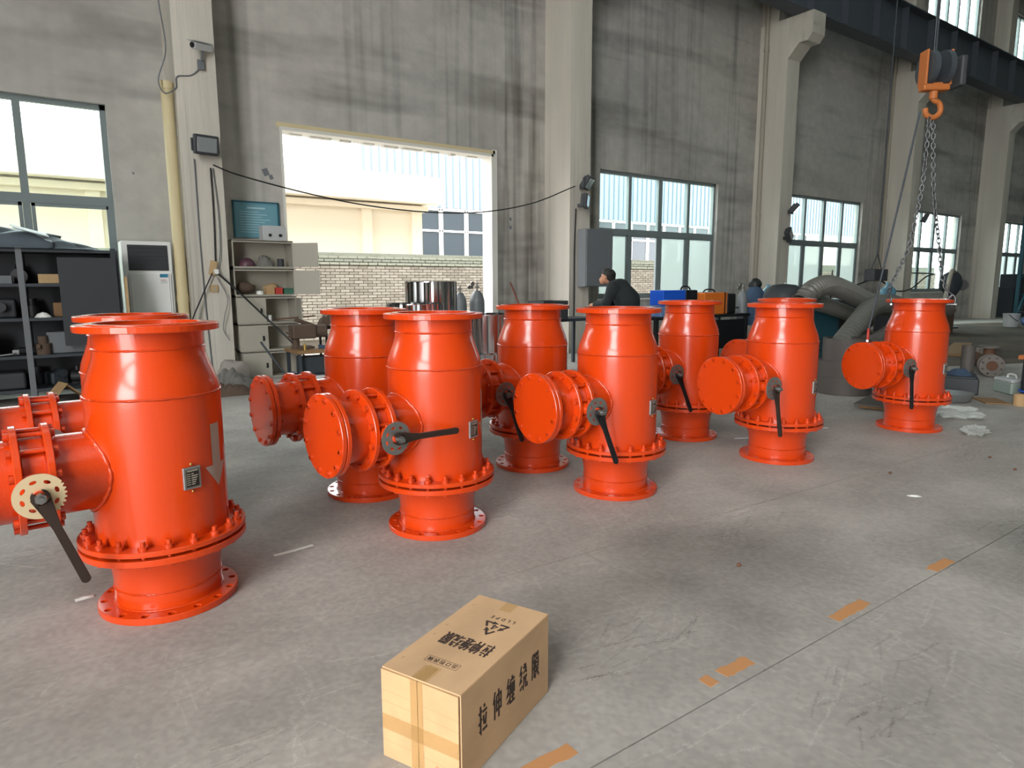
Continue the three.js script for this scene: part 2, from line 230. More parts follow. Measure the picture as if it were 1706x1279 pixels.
{ // plaster-lined gateway
  const d = structure('door_1'), x = (DOOR[0] + DOOR[1]) / 2;
  mesh('door_jamb', bx(0.05, HEAD, 0.34, DOOR[1] - 0.02, HEAD / 2, -11.13), M.jamb, d); mesh('door_jamb', bx(0.04, HEAD, 0.3, DOOR[0] + 0.015, HEAD / 2, -11.13), M.jamb, d);
  mesh('door_head', bx(DOOR[1] - DOOR[0], 0.05, 0.34, x, HEAD - 0.02, -11.13), M.jamb, d);
  mesh('edge_strip', bx(0.09, HEAD + 0.09, 0.02, DOOR[1] + 0.05, (HEAD + 0.09) / 2, -10.99), M.jamb, d); mesh('edge_strip', bx(DOOR[1] - DOOR[0] + 0.1, 0.07, 0.02, x, HEAD + 0.035, -10.99), M.pipeBeige, d);
  for (let k = 0; k < 9; k++) mesh('broken_edge', bx(rr(0.1, 0.4), rr(0.02, 0.05), 0.1, DOOR[0] + 0.3 + k * 0.42, HEAD - 0.05, -11.2), M.jamb, d);
}
// ---------------------------------------------------------------- the yard outside
{ const y = structure('ground_yard'); mesh('paving', bx(120, 0.1, 60, 15, -0.3, -41.5), M.yard, y); mesh('paving', bx(40, 0.1, 40, -27.5, -0.3, 3), M.yard, y); }
{ // brick boundary wall
  const t = thing('brick_wall', 'weathered pale brick boundary wall with mossy coping seen through the gateway', 'wall', [0, 0, -16.5]);
  const x0 = -8, x1 = 40, H = 1.86; mesh('core', bx(x1 - x0, H + 0.25, 0.2, (x0 + x1) / 2, (H - 0.25) / 2, -0.16), M.mortar, t);
  const bl = 0.235, bh = 0.062, px = 0.25, py = 0.0745, geos = [0, 1, 2].map((s) => bumpy(new THREE.BoxGeometry(bl, bh, 0.11, 2, 1, 1), 0.003, 12, 300 + s)), mats = [M.brickA, M.brickB, M.brickC, M.brickD];
  let made = 0; const rest = [];
  for (let r = 24; r >= 0; r--) for (let i = 0; i < (x1 - x0) / px; i++) {
    const x = x0 + (i + 0.5 + (r % 2) * 0.5) * px, y = 0.035 + r * py; if (y > H) continue;
    const near = x > 5.55 && x < 10.4 && r >= 9 && made < 300;
    if (near) { mesh('brick', geos[made % 3], mats[Math.floor(rnd() * 4)], t, x, y, -0.055 + rr(-0.006, 0.006), 0, 0, rr(-0.012, 0.012)); made++; } else rest.push([x, y, rr(-0.006, 0.006), Math.floor(rnd() * 4)]);
  }
  const im = new THREE.InstancedMesh(geos[0], M.brickD, rest.length), m4 = new THREE.Matrix4(), c = new THREE.Color(); im.material = mat(0xffffff, 0.95); im.name = 'brickwork'; im.userData.kind = 'stuff'; im.castShadow = im.receiveShadow = true;
  rest.forEach(([x, y, z, k], i) => { im.setMatrixAt(i, m4.makeTranslation(x, y, -0.055 + z)); im.setColorAt(i, c.copy(mats[k].color)); }); t.add(im);
  for (let k = 0; k < 4; k++) for (let i = 0; i < 72; i++) { const x = 3 + i * 0.26; if (x > 27) break; mesh('coping_brick', geos[1], k % 2 ? M.coping : M.copingB, t, x + (k % 2) * 0.13 + rr(-0.01, 0.01), H + 0.06 + k * 0.082, -0.03 - k * 0.045 + rr(-0.008, 0.008), 0, 0, rr(-0.02, 0.02)); }
  mesh('coping_core', bx(x1 - x0, 0.3, 0.26, (x0 + x1) / 2, H + 0.16, -0.24), M.coping, t);
}
{ // beige house beyond the wall
  const t = thing('beige_building', 'sunlit beige plastered low building with deep overhanging eaves behind brick wall', 'building', [0, 0, -19.2]);
  mesh('wall', bx(24, 4.3, 6, -1.9, 1.9, -3.1), M.beige, t); mesh('eave', bx(24.8, 0.78, 7, -1.9, 4.25, -2.9), M.beigeLight, t); mesh('soffit_band', bx(24.2, 0.16, 6.3, -1.9, 3.72, -3), M.beige, t);
  for (const x of [-2.4, 1.2, 5.2, 8.2, 9.85]) mesh('pilaster', bx(0.3, 3.8, 0.12, x, 1.9, -0.05), M.beige, t);
}
{ // metal clad workshop further back
  const t = thing('metal_clad_workshop', 'tall pale blue ribbed metal workshop beyond the beige building', 'building', [0, 0, -30]);
  mesh('cladding', bx(46, 6.4, 0.3, 35.6, 8.4, -0.2), M.clad, t); mesh('lower_wall', bx(46, 5.3, 0.3, 35.6, 2.5, -0.35), M.beigeLight, t);
  for (let i = 0; i < 110; i++) mesh('rib', bx(0.07, 6.4, 0.05, 12.75 + i * 0.4, 8.4, -0.03), M.cladRib, t);
  for (let i = 0; i < 24; i++) { const x = 14.6 + i * 1.5; const f = mesh('window', [bx(1.42, 0.1, 0.1, x, 5.1, -0.18), bx(1.42, 0.1, 0.1, x, 4.05, -0.18), bx(1.42, 0.1, 0.1, x, 1.6, -0.18), bx(0.12, 3.6, 0.1, x - 0.7, 3.35, -0.18), bx(0.12, 3.6, 0.1, x + 0.7, 3.35, -0.18)], M.whiteFrame, t); mesh('pane', bx(1.3, 3.4, 0.02, x, 3.35, -0.19), M.darkGlass, f); }
}

// ---------------------------------------------------------------- the flanged separators
const paintBump = bumpOf(0.25);
const paint = (c) => phys({ color: c, roughness: 0.42, specularIntensity: 0.4, clearcoat: 1, clearcoatRoughness: 0.19, bumpMap: paintBump, bumpScale: 0.0006 });
const PAINT = paint('#cf3e04');
const nameTex = canvasTex(128, 160, (g, w, h) => { g.fillStyle = '#2c2620'; g.fillRect(0, 0, w, h); g.fillStyle = '#b9b2a4'; g.fillRect(16, 12, 96, 10); for (let i = 0; i < 6; i++) { g.fillRect(12, 40 + i * 18, 34, 6); g.fillRect(54, 38 + i * 18, 20 + (i * 37) % 44, 9); } g.strokeStyle = '#b9b2a4'; g.lineWidth = 3; g.strokeRect(5, 5, w - 10, h - 10); });
M.nameplate = mat(0xffffff, 0.4, 0.3, { map: nameTex });
M.arrow = mat(0xaaa49b, 0.6);
const VG = (() => {      // shared geometries of one separator
  const g = {};
  const prof = [[0.262, 0.33], [0.266, 0.335, 1], [0.266, 0.6], [0.266, 0.9], [0.2655, 0.945]];
  for (let i = 1; i <= 12; i++) { const t = i / 12, s = t * t * (3 - 2 * t) * 0.9 + t * 0.1; prof.push([0.2655 - (0.2655 - 0.2155) * s, 0.945 + 0.19 * t]); }
  prof.push([0.215, 1.14], [0.215, 1.215, 1], [0.203, 1.215, 1], [0.203, 1.14], [0.25, 0.95], [0.25, 0.5, 1], [0, 0.5]);
  g.body = lathe(prof, 72);
  g.top = merge([T(ring(0.279, 0.203, 0.028, 16, 0.0125, 0.258), 0, 1.209), T(ring(0.238, 0.203, 0.006), 0, 1.236)]);
  g.upper = T(ring(0.335, 0.25, 0.023, 20, 0.012, 0.303), 0, 0.313); g.gasket = T(ring(0.285, 0.2, 0.015), 0, 0.299); g.lower = T(ring(0.335, 0.2, 0.028, 20, 0.012, 0.303), 0, 0.272);
  g.spool = lathe([[0.216, 0.025], [0.216, 0.11], [0.217, 0.14], [0.22, 0.17], [0.226, 0.2], [0.236, 0.235], [0.254, 0.273, 1], [0.2, 0.273, 1], [0.2, 0.025]], 72);
  g.base = ring(0.285, 0.2, 0.03, 16, 0.0135, 0.2585);
  const hex = (r, h, y) => T(new THREE.CylinderGeometry(r, r, h, 6), 0, y);
  g.bolt = merge([hex(0.0195, 0.018, 0.344), cy(0.0105, 0.022, 10, 0, 0.362), cy(0.0105, 0.09, 8, 0, 0.31), hex(0.0195, 0.014, 0.268)]);      // stud and nuts of the body joint
  const weld = (R, y, r = 0.005) => T(bumpy(new THREE.TorusGeometry(R, r, 6, 150).rotateX(PI / 2), 0.0035, 60, 9), 0, y);
  g.weldNeck = weld(0.2152, 1.137); g.weldCone = weld(0.2658, 0.943); g.weldLow = weld(0.2162, 0.104, 0.0045); g.weldBase = weld(0.217, 0.031, 0.006);
  const HB = 0.638; g.HB = HB;
  const ax = (q) => T(q, 0, HB, 0, 0, 0, PI / 2);      // local y becomes -x at the height of the branch
  const pipe = (r, a, b, ri) => ax(T(lathe([[r, 0], [r, b - a, 1], [ri, b - a, 1], [ri, 0]], 56), 0, a));
  g.branch = pipe(0.163, 0.19, 0.39, 0.15); g.flA = ax(T(ring(0.217, 0.15, 0.025, 12, 0.0115, 0.192), 0, 0.39)); g.flB = ax(T(ring(0.217, 0.15, 0.025, 12, 0.0115, 0.192), 0, 0.495)); g.flC = ax(T(ring(0.217, 0.15, 0.023, 12, 0.0115, 0.192), 0, 0.653)); g.spool2 = pipe(0.163, 0.515, 0.66, 0.15); g.blind = ax(T(ring(0.217, 0, 0.024, 0), 0, 0.68)); g.gasket2 = ax(T(ring(0.185, 0.1, 0.006), 0, 0.675));
  g.wafer = merge([ax(T(lathe([[0.172, 0], [0.176, 0.006], [0.176, 0.074], [0.172, 0.08, 1], [0.14, 0.08, 1], [0.14, 0]], 48), 0, 0.415)), T(new THREE.CylinderGeometry(0.032, 0.045, 0.09, 20), -0.455, HB, 0.2, PI / 2), rb(0.06, 0.13, 0.02, 0.006, -0.455, HB, 0.248), T(new THREE.CylinderGeometry(0.024, 0.024, 0.08, 16), -0.455, HB, 0.275, PI / 2), T(new THREE.CylinderGeometry(0.03, 0.04, 0.06, 16), -0.455, HB, -0.19, PI / 2)]);
  g.stud = merge([rod([-0.372, 0, 0], [-0.535, 0, 0], 0.0095, 8), T(new THREE.CylinderGeometry(0.0175, 0.0175, 0.016, 6), -0.381, 0, 0, 0, 0, PI / 2), T(new THREE.CylinderGeometry(0.0175, 0.0175, 0.016, 6), -0.529, 0, 0, 0, 0, PI / 2)]);
  g.endBolt = merge([rod([-0.64, 0, 0], [-0.714, 0, 0], 0.008, 8), T(new THREE.CylinderGeometry(0.0155, 0.0155, 0.014, 6), -0.646, 0, 0, 0, 0, PI / 2), T(new THREE.CylinderGeometry(0.014, 0.0155, 0.01, 6), -0.709, 0, 0, 0, 0, PI / 2)]);
  const sad = []; for (let i = 0; i < 64; i++) { const t = i / 64 * 2 * PI, z = 0.166 * Math.sin(t); sad.push([-Math.sqrt(0.268 * 0.268 - z * z), HB + 0.166 * Math.cos(t), z]); }
  g.saddle = bumpy(tube(sad, 0.0095, 160, 7, true), 0.006, 55, 4);
  { // notch plate: holes all round, teeth along one side
    const s = new THREE.Shape(), n = 120; for (let i = 0; i <= n; i++) { const a = i / n * 2 * PI - PI, tooth = (a > -1.15 && a < 0.55) ? (i % 4 < 2 ? 0.084 : 0.076) : 0.084; s[i ? 'lineTo' : 'moveTo'](tooth * Math.cos(a), tooth * Math.sin(a)); }
    for (let i = 0; i < 8; i++) { const a = i / 8 * 2 * PI + 0.3, h = new THREE.Path(); h.absellipse(0.056 * Math.cos(a), 0.056 * Math.sin(a), 0.007, 0.012, 0, 2 * PI, true, a); s.holes.push(h); }
    g.plate = new THREE.ExtrudeGeometry(s, { depth: 0.005, bevelEnabled: false, curveSegments: 8 });
  }
  { // lever: hub end wide, bar tapering to a rounded grip
    const s = new THREE.Shape(); s.moveTo(-0.028, 0.012); s.absarc(0, 0, 0.03, PI * 0.85, PI * 1.15, true); s.lineTo(0.0, -0.03); s.lineTo(0.06, -0.021); s.lineTo(0.13, -0.0125); s.lineTo(0.355, -0.0145); s.absarc(0.36, 0, 0.0145, -PI / 2, PI / 2, false); s.lineTo(0.13, 0.0125); s.lineTo(0.06, 0.021); s.lineTo(0.0, 0.03); s.closePath();
    g.lever = new THREE.ExtrudeGeometry(s, { depth: 0.013, bevelEnabled: true, bevelThickness: 0.002, bevelSize: 0.002, bevelSegments: 1, curveSegments: 8 });
  }
  g.hub = merge([hex(0.02, 0.03, 0.015), cy(0.011, 0.02, 12, 0, 0.04)]).rotateX(PI / 2);
  g.plateFrame = rb(0.075, 0.095, 0.012, 0.004); g.platePrint = bx(0.062, 0.08, 0.002); g.rivet = new THREE.SphereGeometry(0.006, 10, 8);
  { // flow arrow, painted round the shell: rows of points across the shaft and the head
    const rows = []; for (let i = 0; i <= 8; i++) rows.push([0.15 - 0.18 * i / 8, 0.032]); for (let i = 0; i <= 8; i++) rows.push([-0.03 - 0.1 * i / 8, 0.075 * (1 - i / 8)]);
    const pos = [], idx = [], n = 10; for (const [y, w] of rows) for (let j = 0; j <= n; j++) { const q = (-w + 2 * w * j / n) / 0.266; pos.push(0.2672 * Math.sin(q), y, 0.2672 * Math.cos(q)); }
    for (let r = 0; r + 1 < rows.length; r++) for (let j = 0; j < n; j++) { const k = r * (n + 1) + j; idx.push(k, k + n + 1, k + 1, k + 1, k + n + 1, k + n + 2); }
    const q = new THREE.BufferGeometry(); q.setAttribute('position', new THREE.Float32BufferAttribute(pos, 3)); q.setIndex(idx); q.computeVertexNormals(); g.arrow = q;
  }
  return g;
})();
function separator(label, x, z, yaw, lever, o = {}) {
  const pm = PAINT, t = thing('flanged_separator', label, 'separator', [x, 0, z], yaw, 'orange flanged separators standing in two rows'), HB = VG.HB;
  mesh('body_shell', VG.body, pm, t); mesh('top_flange', VG.top, pm, t); mesh('body_flange', VG.upper, pm, t); mesh('gasket', VG.gasket, M.black, t); mesh('outlet_flange', VG.lower, pm, t); mesh('outlet_spool', VG.spool, pm, t); mesh('base_flange', VG.base, pm, t);
  for (const w of ['weldNeck', 'weldCone', 'weldLow', 'weldBase', 'saddle']) mesh('weld_bead', VG[w], pm, t);
  for (let i = 0; i < 20; i++) { const a = (i + 0.5) / 20 * 2 * PI; mesh('flange_bolt', VG.bolt, pm, t, 0.303 * Math.cos(a), 0, 0.303 * Math.sin(a), 0, i * 1.3, 0); }
  mesh('branch_pipe', VG.branch, pm, t); mesh('branch_flange', VG.flA, pm, t); mesh('branch_flange', VG.flB, pm, t); mesh('end_spool', VG.spool2, pm, t); mesh('end_flange', VG.flC, pm, t); mesh('gasket', VG.gasket2, M.black, t); mesh('blind_flange', VG.blind, pm, t);
  const w = mesh('butterfly_valve', VG.wafer, pm, t);
  for (let i = 0; i < 12; i++) { const a = (i + 0.5) / 12 * 2 * PI, c = 0.192 * Math.cos(a), s = 0.192 * Math.sin(a); mesh('stud_bolt', VG.stud, pm, t, 0, HB + c, s, i * 0.7, 0, 0); mesh('end_bolt', VG.endBolt, pm, t, 0, HB + c, s, i * 0.7, 0, 0); }
  mesh('notch_plate', VG.plate, o.plate ?? M.zincDull, w, -0.455, HB, 0.296).userData.label = 'round notched steel plate with holes';
  mesh('lever', VG.lever, o.lever ?? M.leverDark, w, -0.455, HB, 0.31, 0, 0, -lever * PI / 180).userData.label = 'dark flat lever handle';
  mesh('hub_nut', VG.hub, M.steel, w, -0.455, HB, 0.316);
  const a = 14 * PI / 180, n = mesh('name_plate', VG.plateFrame, M.galv, t, 0.272 * Math.sin(a), 0.6, 0.272 * Math.cos(a), 0, a, 0); n.userData.label = 'small dark data plate';
  mesh('plate_print', VG.platePrint, M.nameplate, n, 0, 0, 0.0065); mesh('rivet', VG.rivet, M.brass, n, 0, 0.058, 0.0); mesh('rivet', VG.rivet, M.brass, n, 0, -0.058, 0.0);
  mesh('flow_arrow', VG.arrow, M.arrow, t, 0, 0.655, 0, 0, 45 * PI / 180, 0).userData.label = 'grey painted arrow pointing down';
  return t;
}
const D = PI / 180;
separator('large orange flanged separator nearest the camera with gold notched plate, far left', 0.357, -3.22, 4.2 * D, 72, { plate: M.gold, lever: M.lever });
separator('orange flanged separator with its lever handle turned level, in the front row', 1.791, -3.313, 7.2 * D, 2, { plate: M.zincDull, lever: M.lever });
separator('orange flanged separator in the middle of the front row, lever hanging down', 3.112, -3.19, 0.4 * D, 66);
separator('orange flanged separator in the front row directly left of the one hung on chains', 4.77, -3.04, -4.8 * D, 78, { lever: M.lever });
const hung = separator('orange flanged separator with hoist chains hooked to its top flange, farthest right', 6.797, -2.93, -12.6 * D, 84);
separator('flanged separator directly behind the nearest one, only rim and pipe showing', 0.388, -4.139, 4 * D, 60);
separator('red shaded separator in the back row with its blind flange facing left beside the lockers', 1.723, -4.146, 3.2 * D, 70);
separator('red shaded separator in the back row between the level-lever one and the middle one', 3.03, -4.03, 0, 70);
separator('dark red back row separator right of the middle front one, lever slanting down', 4.771, -3.984, -2 * D, 63);
separator('separator hidden behind the fourth front one, only its top rim and pipe end showing', 6.2, -3.93, -4 * D, 75);

// ---------------------------------------------------------------- the carton of stretch film
const STROKES = {      // strokes on a 100 x 100 grid
  la: [[5, 28, 42, 22], [26, 5, 26, 88, 14, 80], [4, 62, 42, 48], [64, 6, 72, 18], [46, 28, 96, 28], [56, 40, 62, 70], [86, 38, 76, 76], [44, 86, 98, 86]],
  shen: [[26, 5, 6, 42], [20, 30, 20, 96], [42, 22, 92, 22, 92, 70, 42, 70, 42, 22], [42, 46, 92, 46], [67, 4, 67, 98]],
  chan: [[26, 6, 8, 32, 30, 32, 6, 62, 34, 58], [4, 88, 36, 78], [66, 4, 70, 14], [44, 18, 98, 18], [46, 18, 38, 96], [56, 32, 92, 32, 92, 62, 56, 62, 56, 32], [56, 47, 92, 47], [74, 32, 74, 92], [54, 76, 94, 76], [46, 92, 100, 92]],
  rao: [[26, 6, 8, 32, 30, 32, 6, 62, 34, 58], [4, 88, 36, 78], [46, 20, 90, 14], [60, 6, 90, 44], [92, 24, 50, 40], [44, 54, 98, 54], [62, 54, 44, 96], [78, 54, 78, 88, 98, 90, 98, 78]],
  mo: [[10, 10, 10, 70, 4, 96], [10, 10, 34, 10, 34, 94], [10, 34, 34, 34], [10, 58, 34, 58], [44, 16, 98, 16], [58, 6, 58, 26], [84, 6, 84, 26], [52, 32, 90, 32, 90, 60, 52, 60, 52, 32], [52, 46, 90, 46], [44, 72, 98, 72], [71, 60, 46, 98], [71, 72, 98, 98]],
  chu: [[50, 5, 50, 92], [20, 14, 20, 46, 80, 46, 80, 14], [10, 56, 10, 92, 90, 92, 90, 56]], kou: [[18, 20, 82, 20, 82, 84, 18, 84, 18, 20]],
  bao: [[30, 4, 8, 34], [24, 20, 88, 20, 84, 66, 76, 62], [22, 38, 58, 38, 58, 58, 22, 58], [22, 38, 22, 90, 92, 90, 92, 76]],
  zhuang: [[14, 8, 22, 18], [6, 36, 30, 24], [32, 4, 32, 42], [42, 16, 94, 16], [68, 4, 68, 36], [46, 36, 90, 36], [6, 54, 96, 54], [50, 44, 50, 54], [44, 54, 6, 82], [30, 66, 30, 96, 50, 86], [52, 58, 96, 96], [86, 60, 66, 72]],
};
function glyphs(g, names, x, y, w, h, gap, lw) { g.lineCap = 'butt'; g.lineJoin = 'miter'; g.lineWidth = lw; names.forEach((n, i) => { for (const s of STROKES[n]) { g.beginPath(); for (let k = 0; k < s.length; k += 2) g[k ? 'lineTo' : 'moveTo'](x + i * (w + gap) + s[k] / 100 * w, y + s[k + 1] / 100 * h); g.stroke(); } }); }
function kraft(g, w, h, base, s) { const im = g.createImageData(w, h); for (let y = 0; y < h; y++) for (let x = 0; x < w; x++) { const k = 0.93 + 0.14 * fbm(x / w, y / h, 3, 3, 3, s) + 0.05 * (vnoise(x / 3, y * 0.9, 9999, 9999, s + 3) - 0.5), o = (y * w + x) * 4; im.data[o] = base[0] * k; im.data[o + 1] = base[1] * k; im.data[o + 2] = base[2] * k; im.data[o + 3] = 255; } g.putImageData(im, 0, 0); }
const INK = '#3a2a22', KRAFT = [196, 160, 122];
{
  const L = 0.52, W = 0.28, H = 0.287, t = thing('cardboard_carton', 'brown cardboard carton of stretch film lying taped shut on the concrete floor', 'box', [0.72, 0, -1.693], 24.17 * D);
  const topT = canvasTex(1040, 560, (g, w, h) => {      // x: along the carton away from the camera, y: across it towards the right
    kraft(g, w, h, KRAFT, 41); g.fillStyle = 'rgba(176,138,82,0.55)'; g.fillRect(0, h * 0.42, 150, 92); g.fillRect(w - 120, h * 0.42, 120, 92);
    g.save(); g.translate(w * 0.17, h * 0.72); g.rotate(-PI / 2); g.strokeStyle = INK; g.fillStyle = INK; g.lineWidth = 3; g.strokeRect(0, 0, 232, 58); glyphs(g, ['chu', 'kou', 'bao', 'zhuang', 'mo'], 12, 9, 36, 40, 7, 5); g.restore();
    g.save(); g.translate(w * 0.355, h * 0.86); g.rotate(-PI / 2); g.strokeStyle = INK; glyphs(g, ['la', 'shen', 'chan', 'rao', 'mo'], 0, 0, 66, 150, 9, 14); g.restore();
    g.save(); g.translate(w * 0.66, h * 0.60); g.rotate(-PI / 2); g.strokeStyle = INK; g.fillStyle = INK; g.lineWidth = 17; g.lineJoin = 'round';      // recycling triangle, 4, LLDPE
    const P = [[0, -78], [84, 66], [-84, 66]];
    for (let k = 0; k < 3; k++) { const a = P[k], b = P[(k + 1) % 3], c = P[(k + 2) % 3], mx = (u, v, q) => [u[0] + (v[0] - u[0]) * q, u[1] + (v[1] - u[1]) * q]; const s = mx(c, a, 0.62), e = mx(a, b, 0.36); g.beginPath(); g.moveTo(...s); g.lineTo(...a); g.lineTo(...e); g.stroke(); const d = Math.atan2(b[1] - a[1], b[0] - a[0]); g.beginPath(); for (const [r, an] of [[34, 0], [24, 2.1], [24, -2.1]]) g.lineTo(e[0] + r * Math.cos(d + an), e[1] + r * Math.sin(d + an)); g.fill(); }
    g.font = 'bold 84px sans-serif'; g.textAlign = 'center'; g.fillText('4', 0, 50); g.font = 'bold 48px sans-serif'; g.fillText('L L D P E', 0, 150); g.restore();
    g.strokeStyle = 'rgba(90,70,52,0.7)'; g.lineWidth = 3; for (const x of [0.12, 0.42, 0.55, 0.85]) for (const q of [0, 14]) { g.beginPath(); g.moveTo(w * x + q, h * 0.07); g.lineTo(w * x + q + 3, h * 0.1); g.stroke(); }
  });
  const sideT = canvasTex(1040, 574, (g, w, h) => { kraft(g, w, h, KRAFT, 43); g.strokeStyle = INK; glyphs(g, ['la', 'shen', 'chan', 'rao', 'mo'], w * 0.16, h * 0.3, 100, 200, 60, 19); g.strokeStyle = 'rgba(226,200,168,0.7)'; g.lineWidth = 2; for (let i = 0; i < 14; i++) { g.beginPath(); const x = w * rr(0.2, 0.95), y = h * rr(0.55, 0.8); g.moveTo(x, y); g.lineTo(x + rr(10, 50), y - rr(-6, 20)); g.stroke(); } });
  const endT = canvasTex(560, 574, (g, w, h) => { kraft(g, w, h, [198, 161, 118], 45); g.fillStyle = 'rgba(196,150,76,0.15)'; g.fillRect(w * 0.38, 0, w * 0.16, h); g.fillRect(0, h * 0.5, w, h * 0.17); g.fillStyle = 'rgba(190,70,60,0.35)'; g.fillRect(w * 0.7, h * 0.85, 22, 26); g.strokeStyle = 'rgba(150,116,76,0.6)'; g.lineWidth = 2; for (const y of [0.24, 0.36, 0.8]) { g.beginPath(); g.moveTo(0, h * y); g.lineTo(w, h * (y + 0.03)); g.stroke(); } });
  const plain = canvasTex(256, 256, (g, w, h) => kraft(g, w, h, KRAFT, 47)), km = (map) => mat(0xffffff, 0.88, 0, { map }), th = 0.005;
  // local x: away from the camera, local z: to the right; the near left corner is the origin
  mesh('top_panel', bx(L, th, W, L / 2, H - th / 2, W / 2), [km(plain), km(plain), km(topT), km(plain), km(plain), km(plain)], t); mesh('bottom_panel', bx(L, th, W, L / 2, th / 2, W / 2), km(plain), t);
  mesh('side_panel', bx(L - 0.004, H - 0.004, th, L / 2, H / 2, W - th / 2 + 0.0015), [km(plain), km(plain), km(plain), km(plain), km(sideT), km(plain)], t); mesh('side_panel', bx(L - 0.004, H - 0.004, th, L / 2, H / 2, th / 2 - 0.0015), km(plain), t);
  // the end towards the left: four flaps closed and taped
  const em = km(endT), endFlap = (w, z, y, h, dx, tilt) => { const q = new THREE.BoxGeometry(th, h, w); const uv = q.attributes.uv, pp = q.attributes.position; for (let i = 0; i < uv.count; i++) uv.setXY(i, (pp.getZ(i) + z) / W, (pp.getY(i) + y) / H); mesh('end_flap', q, em, t, dx, y, z, 0, tilt, 0); };
  endFlap(W * 0.47, W * 0.237, H / 2 - 0.002, H - 0.006, -0.0035, 0.012); endFlap(W * 0.51, W * 0.737, H / 2 - 0.002, H - 0.006, -0.0035, -0.012); endFlap(W - 0.012, W / 2, H / 2, H - 0.02, 0.005, 0); 
  mesh('end_flap', bx(th, H - 0.006, W - 0.006, L - th / 2 + 0.001, H / 2, W / 2), km(plain), t);
  M.tape = phys({ color: 0xc29c60, roughness: 0.3, transparent: true, opacity: 0.18 });
  mesh('packing_tape', [bx(0.0006, H - 0.01, 0.045, -0.0072, H / 2, W * 0.47), bx(0.07, 0.0006, 0.045, 0.035, H + 0.0005, W * 0.47)], M.tape, t); mesh('packing_tape', bx(0.0006, 0.048, W - 0.004, -0.0078, H * 0.41, W / 2), M.tape, t);
}
function crumple(w, h, d, s) {      // crumpled film: a flat bag pushed into sharp folds
  const g = new THREE.SphereGeometry(1, 44, 26), p = g.attributes.position;
  for (let i = 0; i < p.count; i++) { const x = p.getX(i), y = p.getY(i), z = p.getZ(i), f = Math.abs(n3(x * 3 + 20, y * 3 + 20, z * 3 + 20, s) - 0.5) * 2, q = Math.abs(n3(x * 7 + 20, y * 7 + 20, z * 7 + 20, s + 9) - 0.5) * 2, r = 0.55 + 0.6 * f + 0.3 * q; p.setXYZ(i, x * w * r, Math.max(0.003, h + y * h * (0.35 + 0.9 * f + 0.5 * q)), z * d * r); }
  g.computeVertexNormals(); return g;
}
// ---------------------------------------------------------------- litter on the floor
tag(mesh('paper_strip', [bx(0.115, 0.002, 0.026), bx(0.11, 0.002, 0.024, 0.1, 0.0012, -0.003, 0, 0.05, 0.01)], M.scrap, scene, 0.92, 0.002, -3.39, 0, 0.05), 'white paper strip lying behind the level-lever separator', 'paper');
tag(mesh('plastic_scrap', cloth(0.07, 0.03, 0.008, 61, 8, 5), M.scrap, scene, 0.03, 0.001, -3.40, 0, 0.1), 'small white scrap beside the base of the nearest separator', 'scrap');
tag(mesh('plastic_scrap', cloth(0.075, 0.03, 0.008, 63, 8, 5), M.scrap, scene, 4.58, 0.001, -1.9, 0, -0.9), 'small white scrap alone on the open floor at right', 'scrap');
for (const [x, z, w, d, h, s, l] of [[7.6, -2.85, 0.26, 0.15, 0.07, 71, 'crumpled clear plastic bag beside the chained separator'], [6.9, -2.4, 0.15, 0.11, 0.05, 73, 'small crumpled clear plastic bag farther out on the floor at right']]) tag(mesh('plastic_bag', crumple(w, h, d, s), M.plastic, scene, x, 0.002, z, 0, s), l, 'plastic bag');
const crumbs = ['nearest the joint below the chained separator', 'right of the joint on the open floor', 'left of the joint behind the white scrap', 'beside the orange dashes'];
[[6.1, -2.0], [5.85, -1.75], [5.0, -2.25], [2.72, -1.9]].forEach(([x, z], i) => tag(mesh('pebble', bumpy(new THREE.IcosahedronGeometry(0.011, 1), 0.003, 90, 81), M.rust, scene, x, 0.007, z), `tiny dark crumb of debris ${crumbs[i]}`, 'debris', 'debris crumbs on the floor'));

// ---------------------------------------------------------------- on and along the back wall
tag(mesh('drain_pipe', [cy(0.075, 4.1, 20, 0, 2.05, 0), cy(0.086, 0.1, 20, 0, 4.05, 0), cy(0.086, 0.1, 20, 0, 1.2, 0)], M.pipeBeige, scene, 1.61, 0, -10.36), 'thick cream drain pipe at the left edge of the camera column', 'pipe');
tag(mesh('drain_pipe', [cy(0.055, 12.4, 16, 0, 6.2, 0), cy(0.066, 0.12, 16, 0, 3.1, 0), cy(0.066, 0.12, 16, 0, 7.2, 0)], M.pipeGrey, scene, 15.44, 0, -10.75), 'tall thin grey drain pipe right of the four-pane window', 'pipe');
tag(mesh('drain_pipe', [cy(0.045, 12.4, 16, 0, 6.2, 0), cy(0.055, 0.12, 16, 0, 4.1, 0)], M.pipeGrey, scene, 22.3, 0, -10.9), 'thin grey drain pipe on the wall beside the far window', 'pipe');
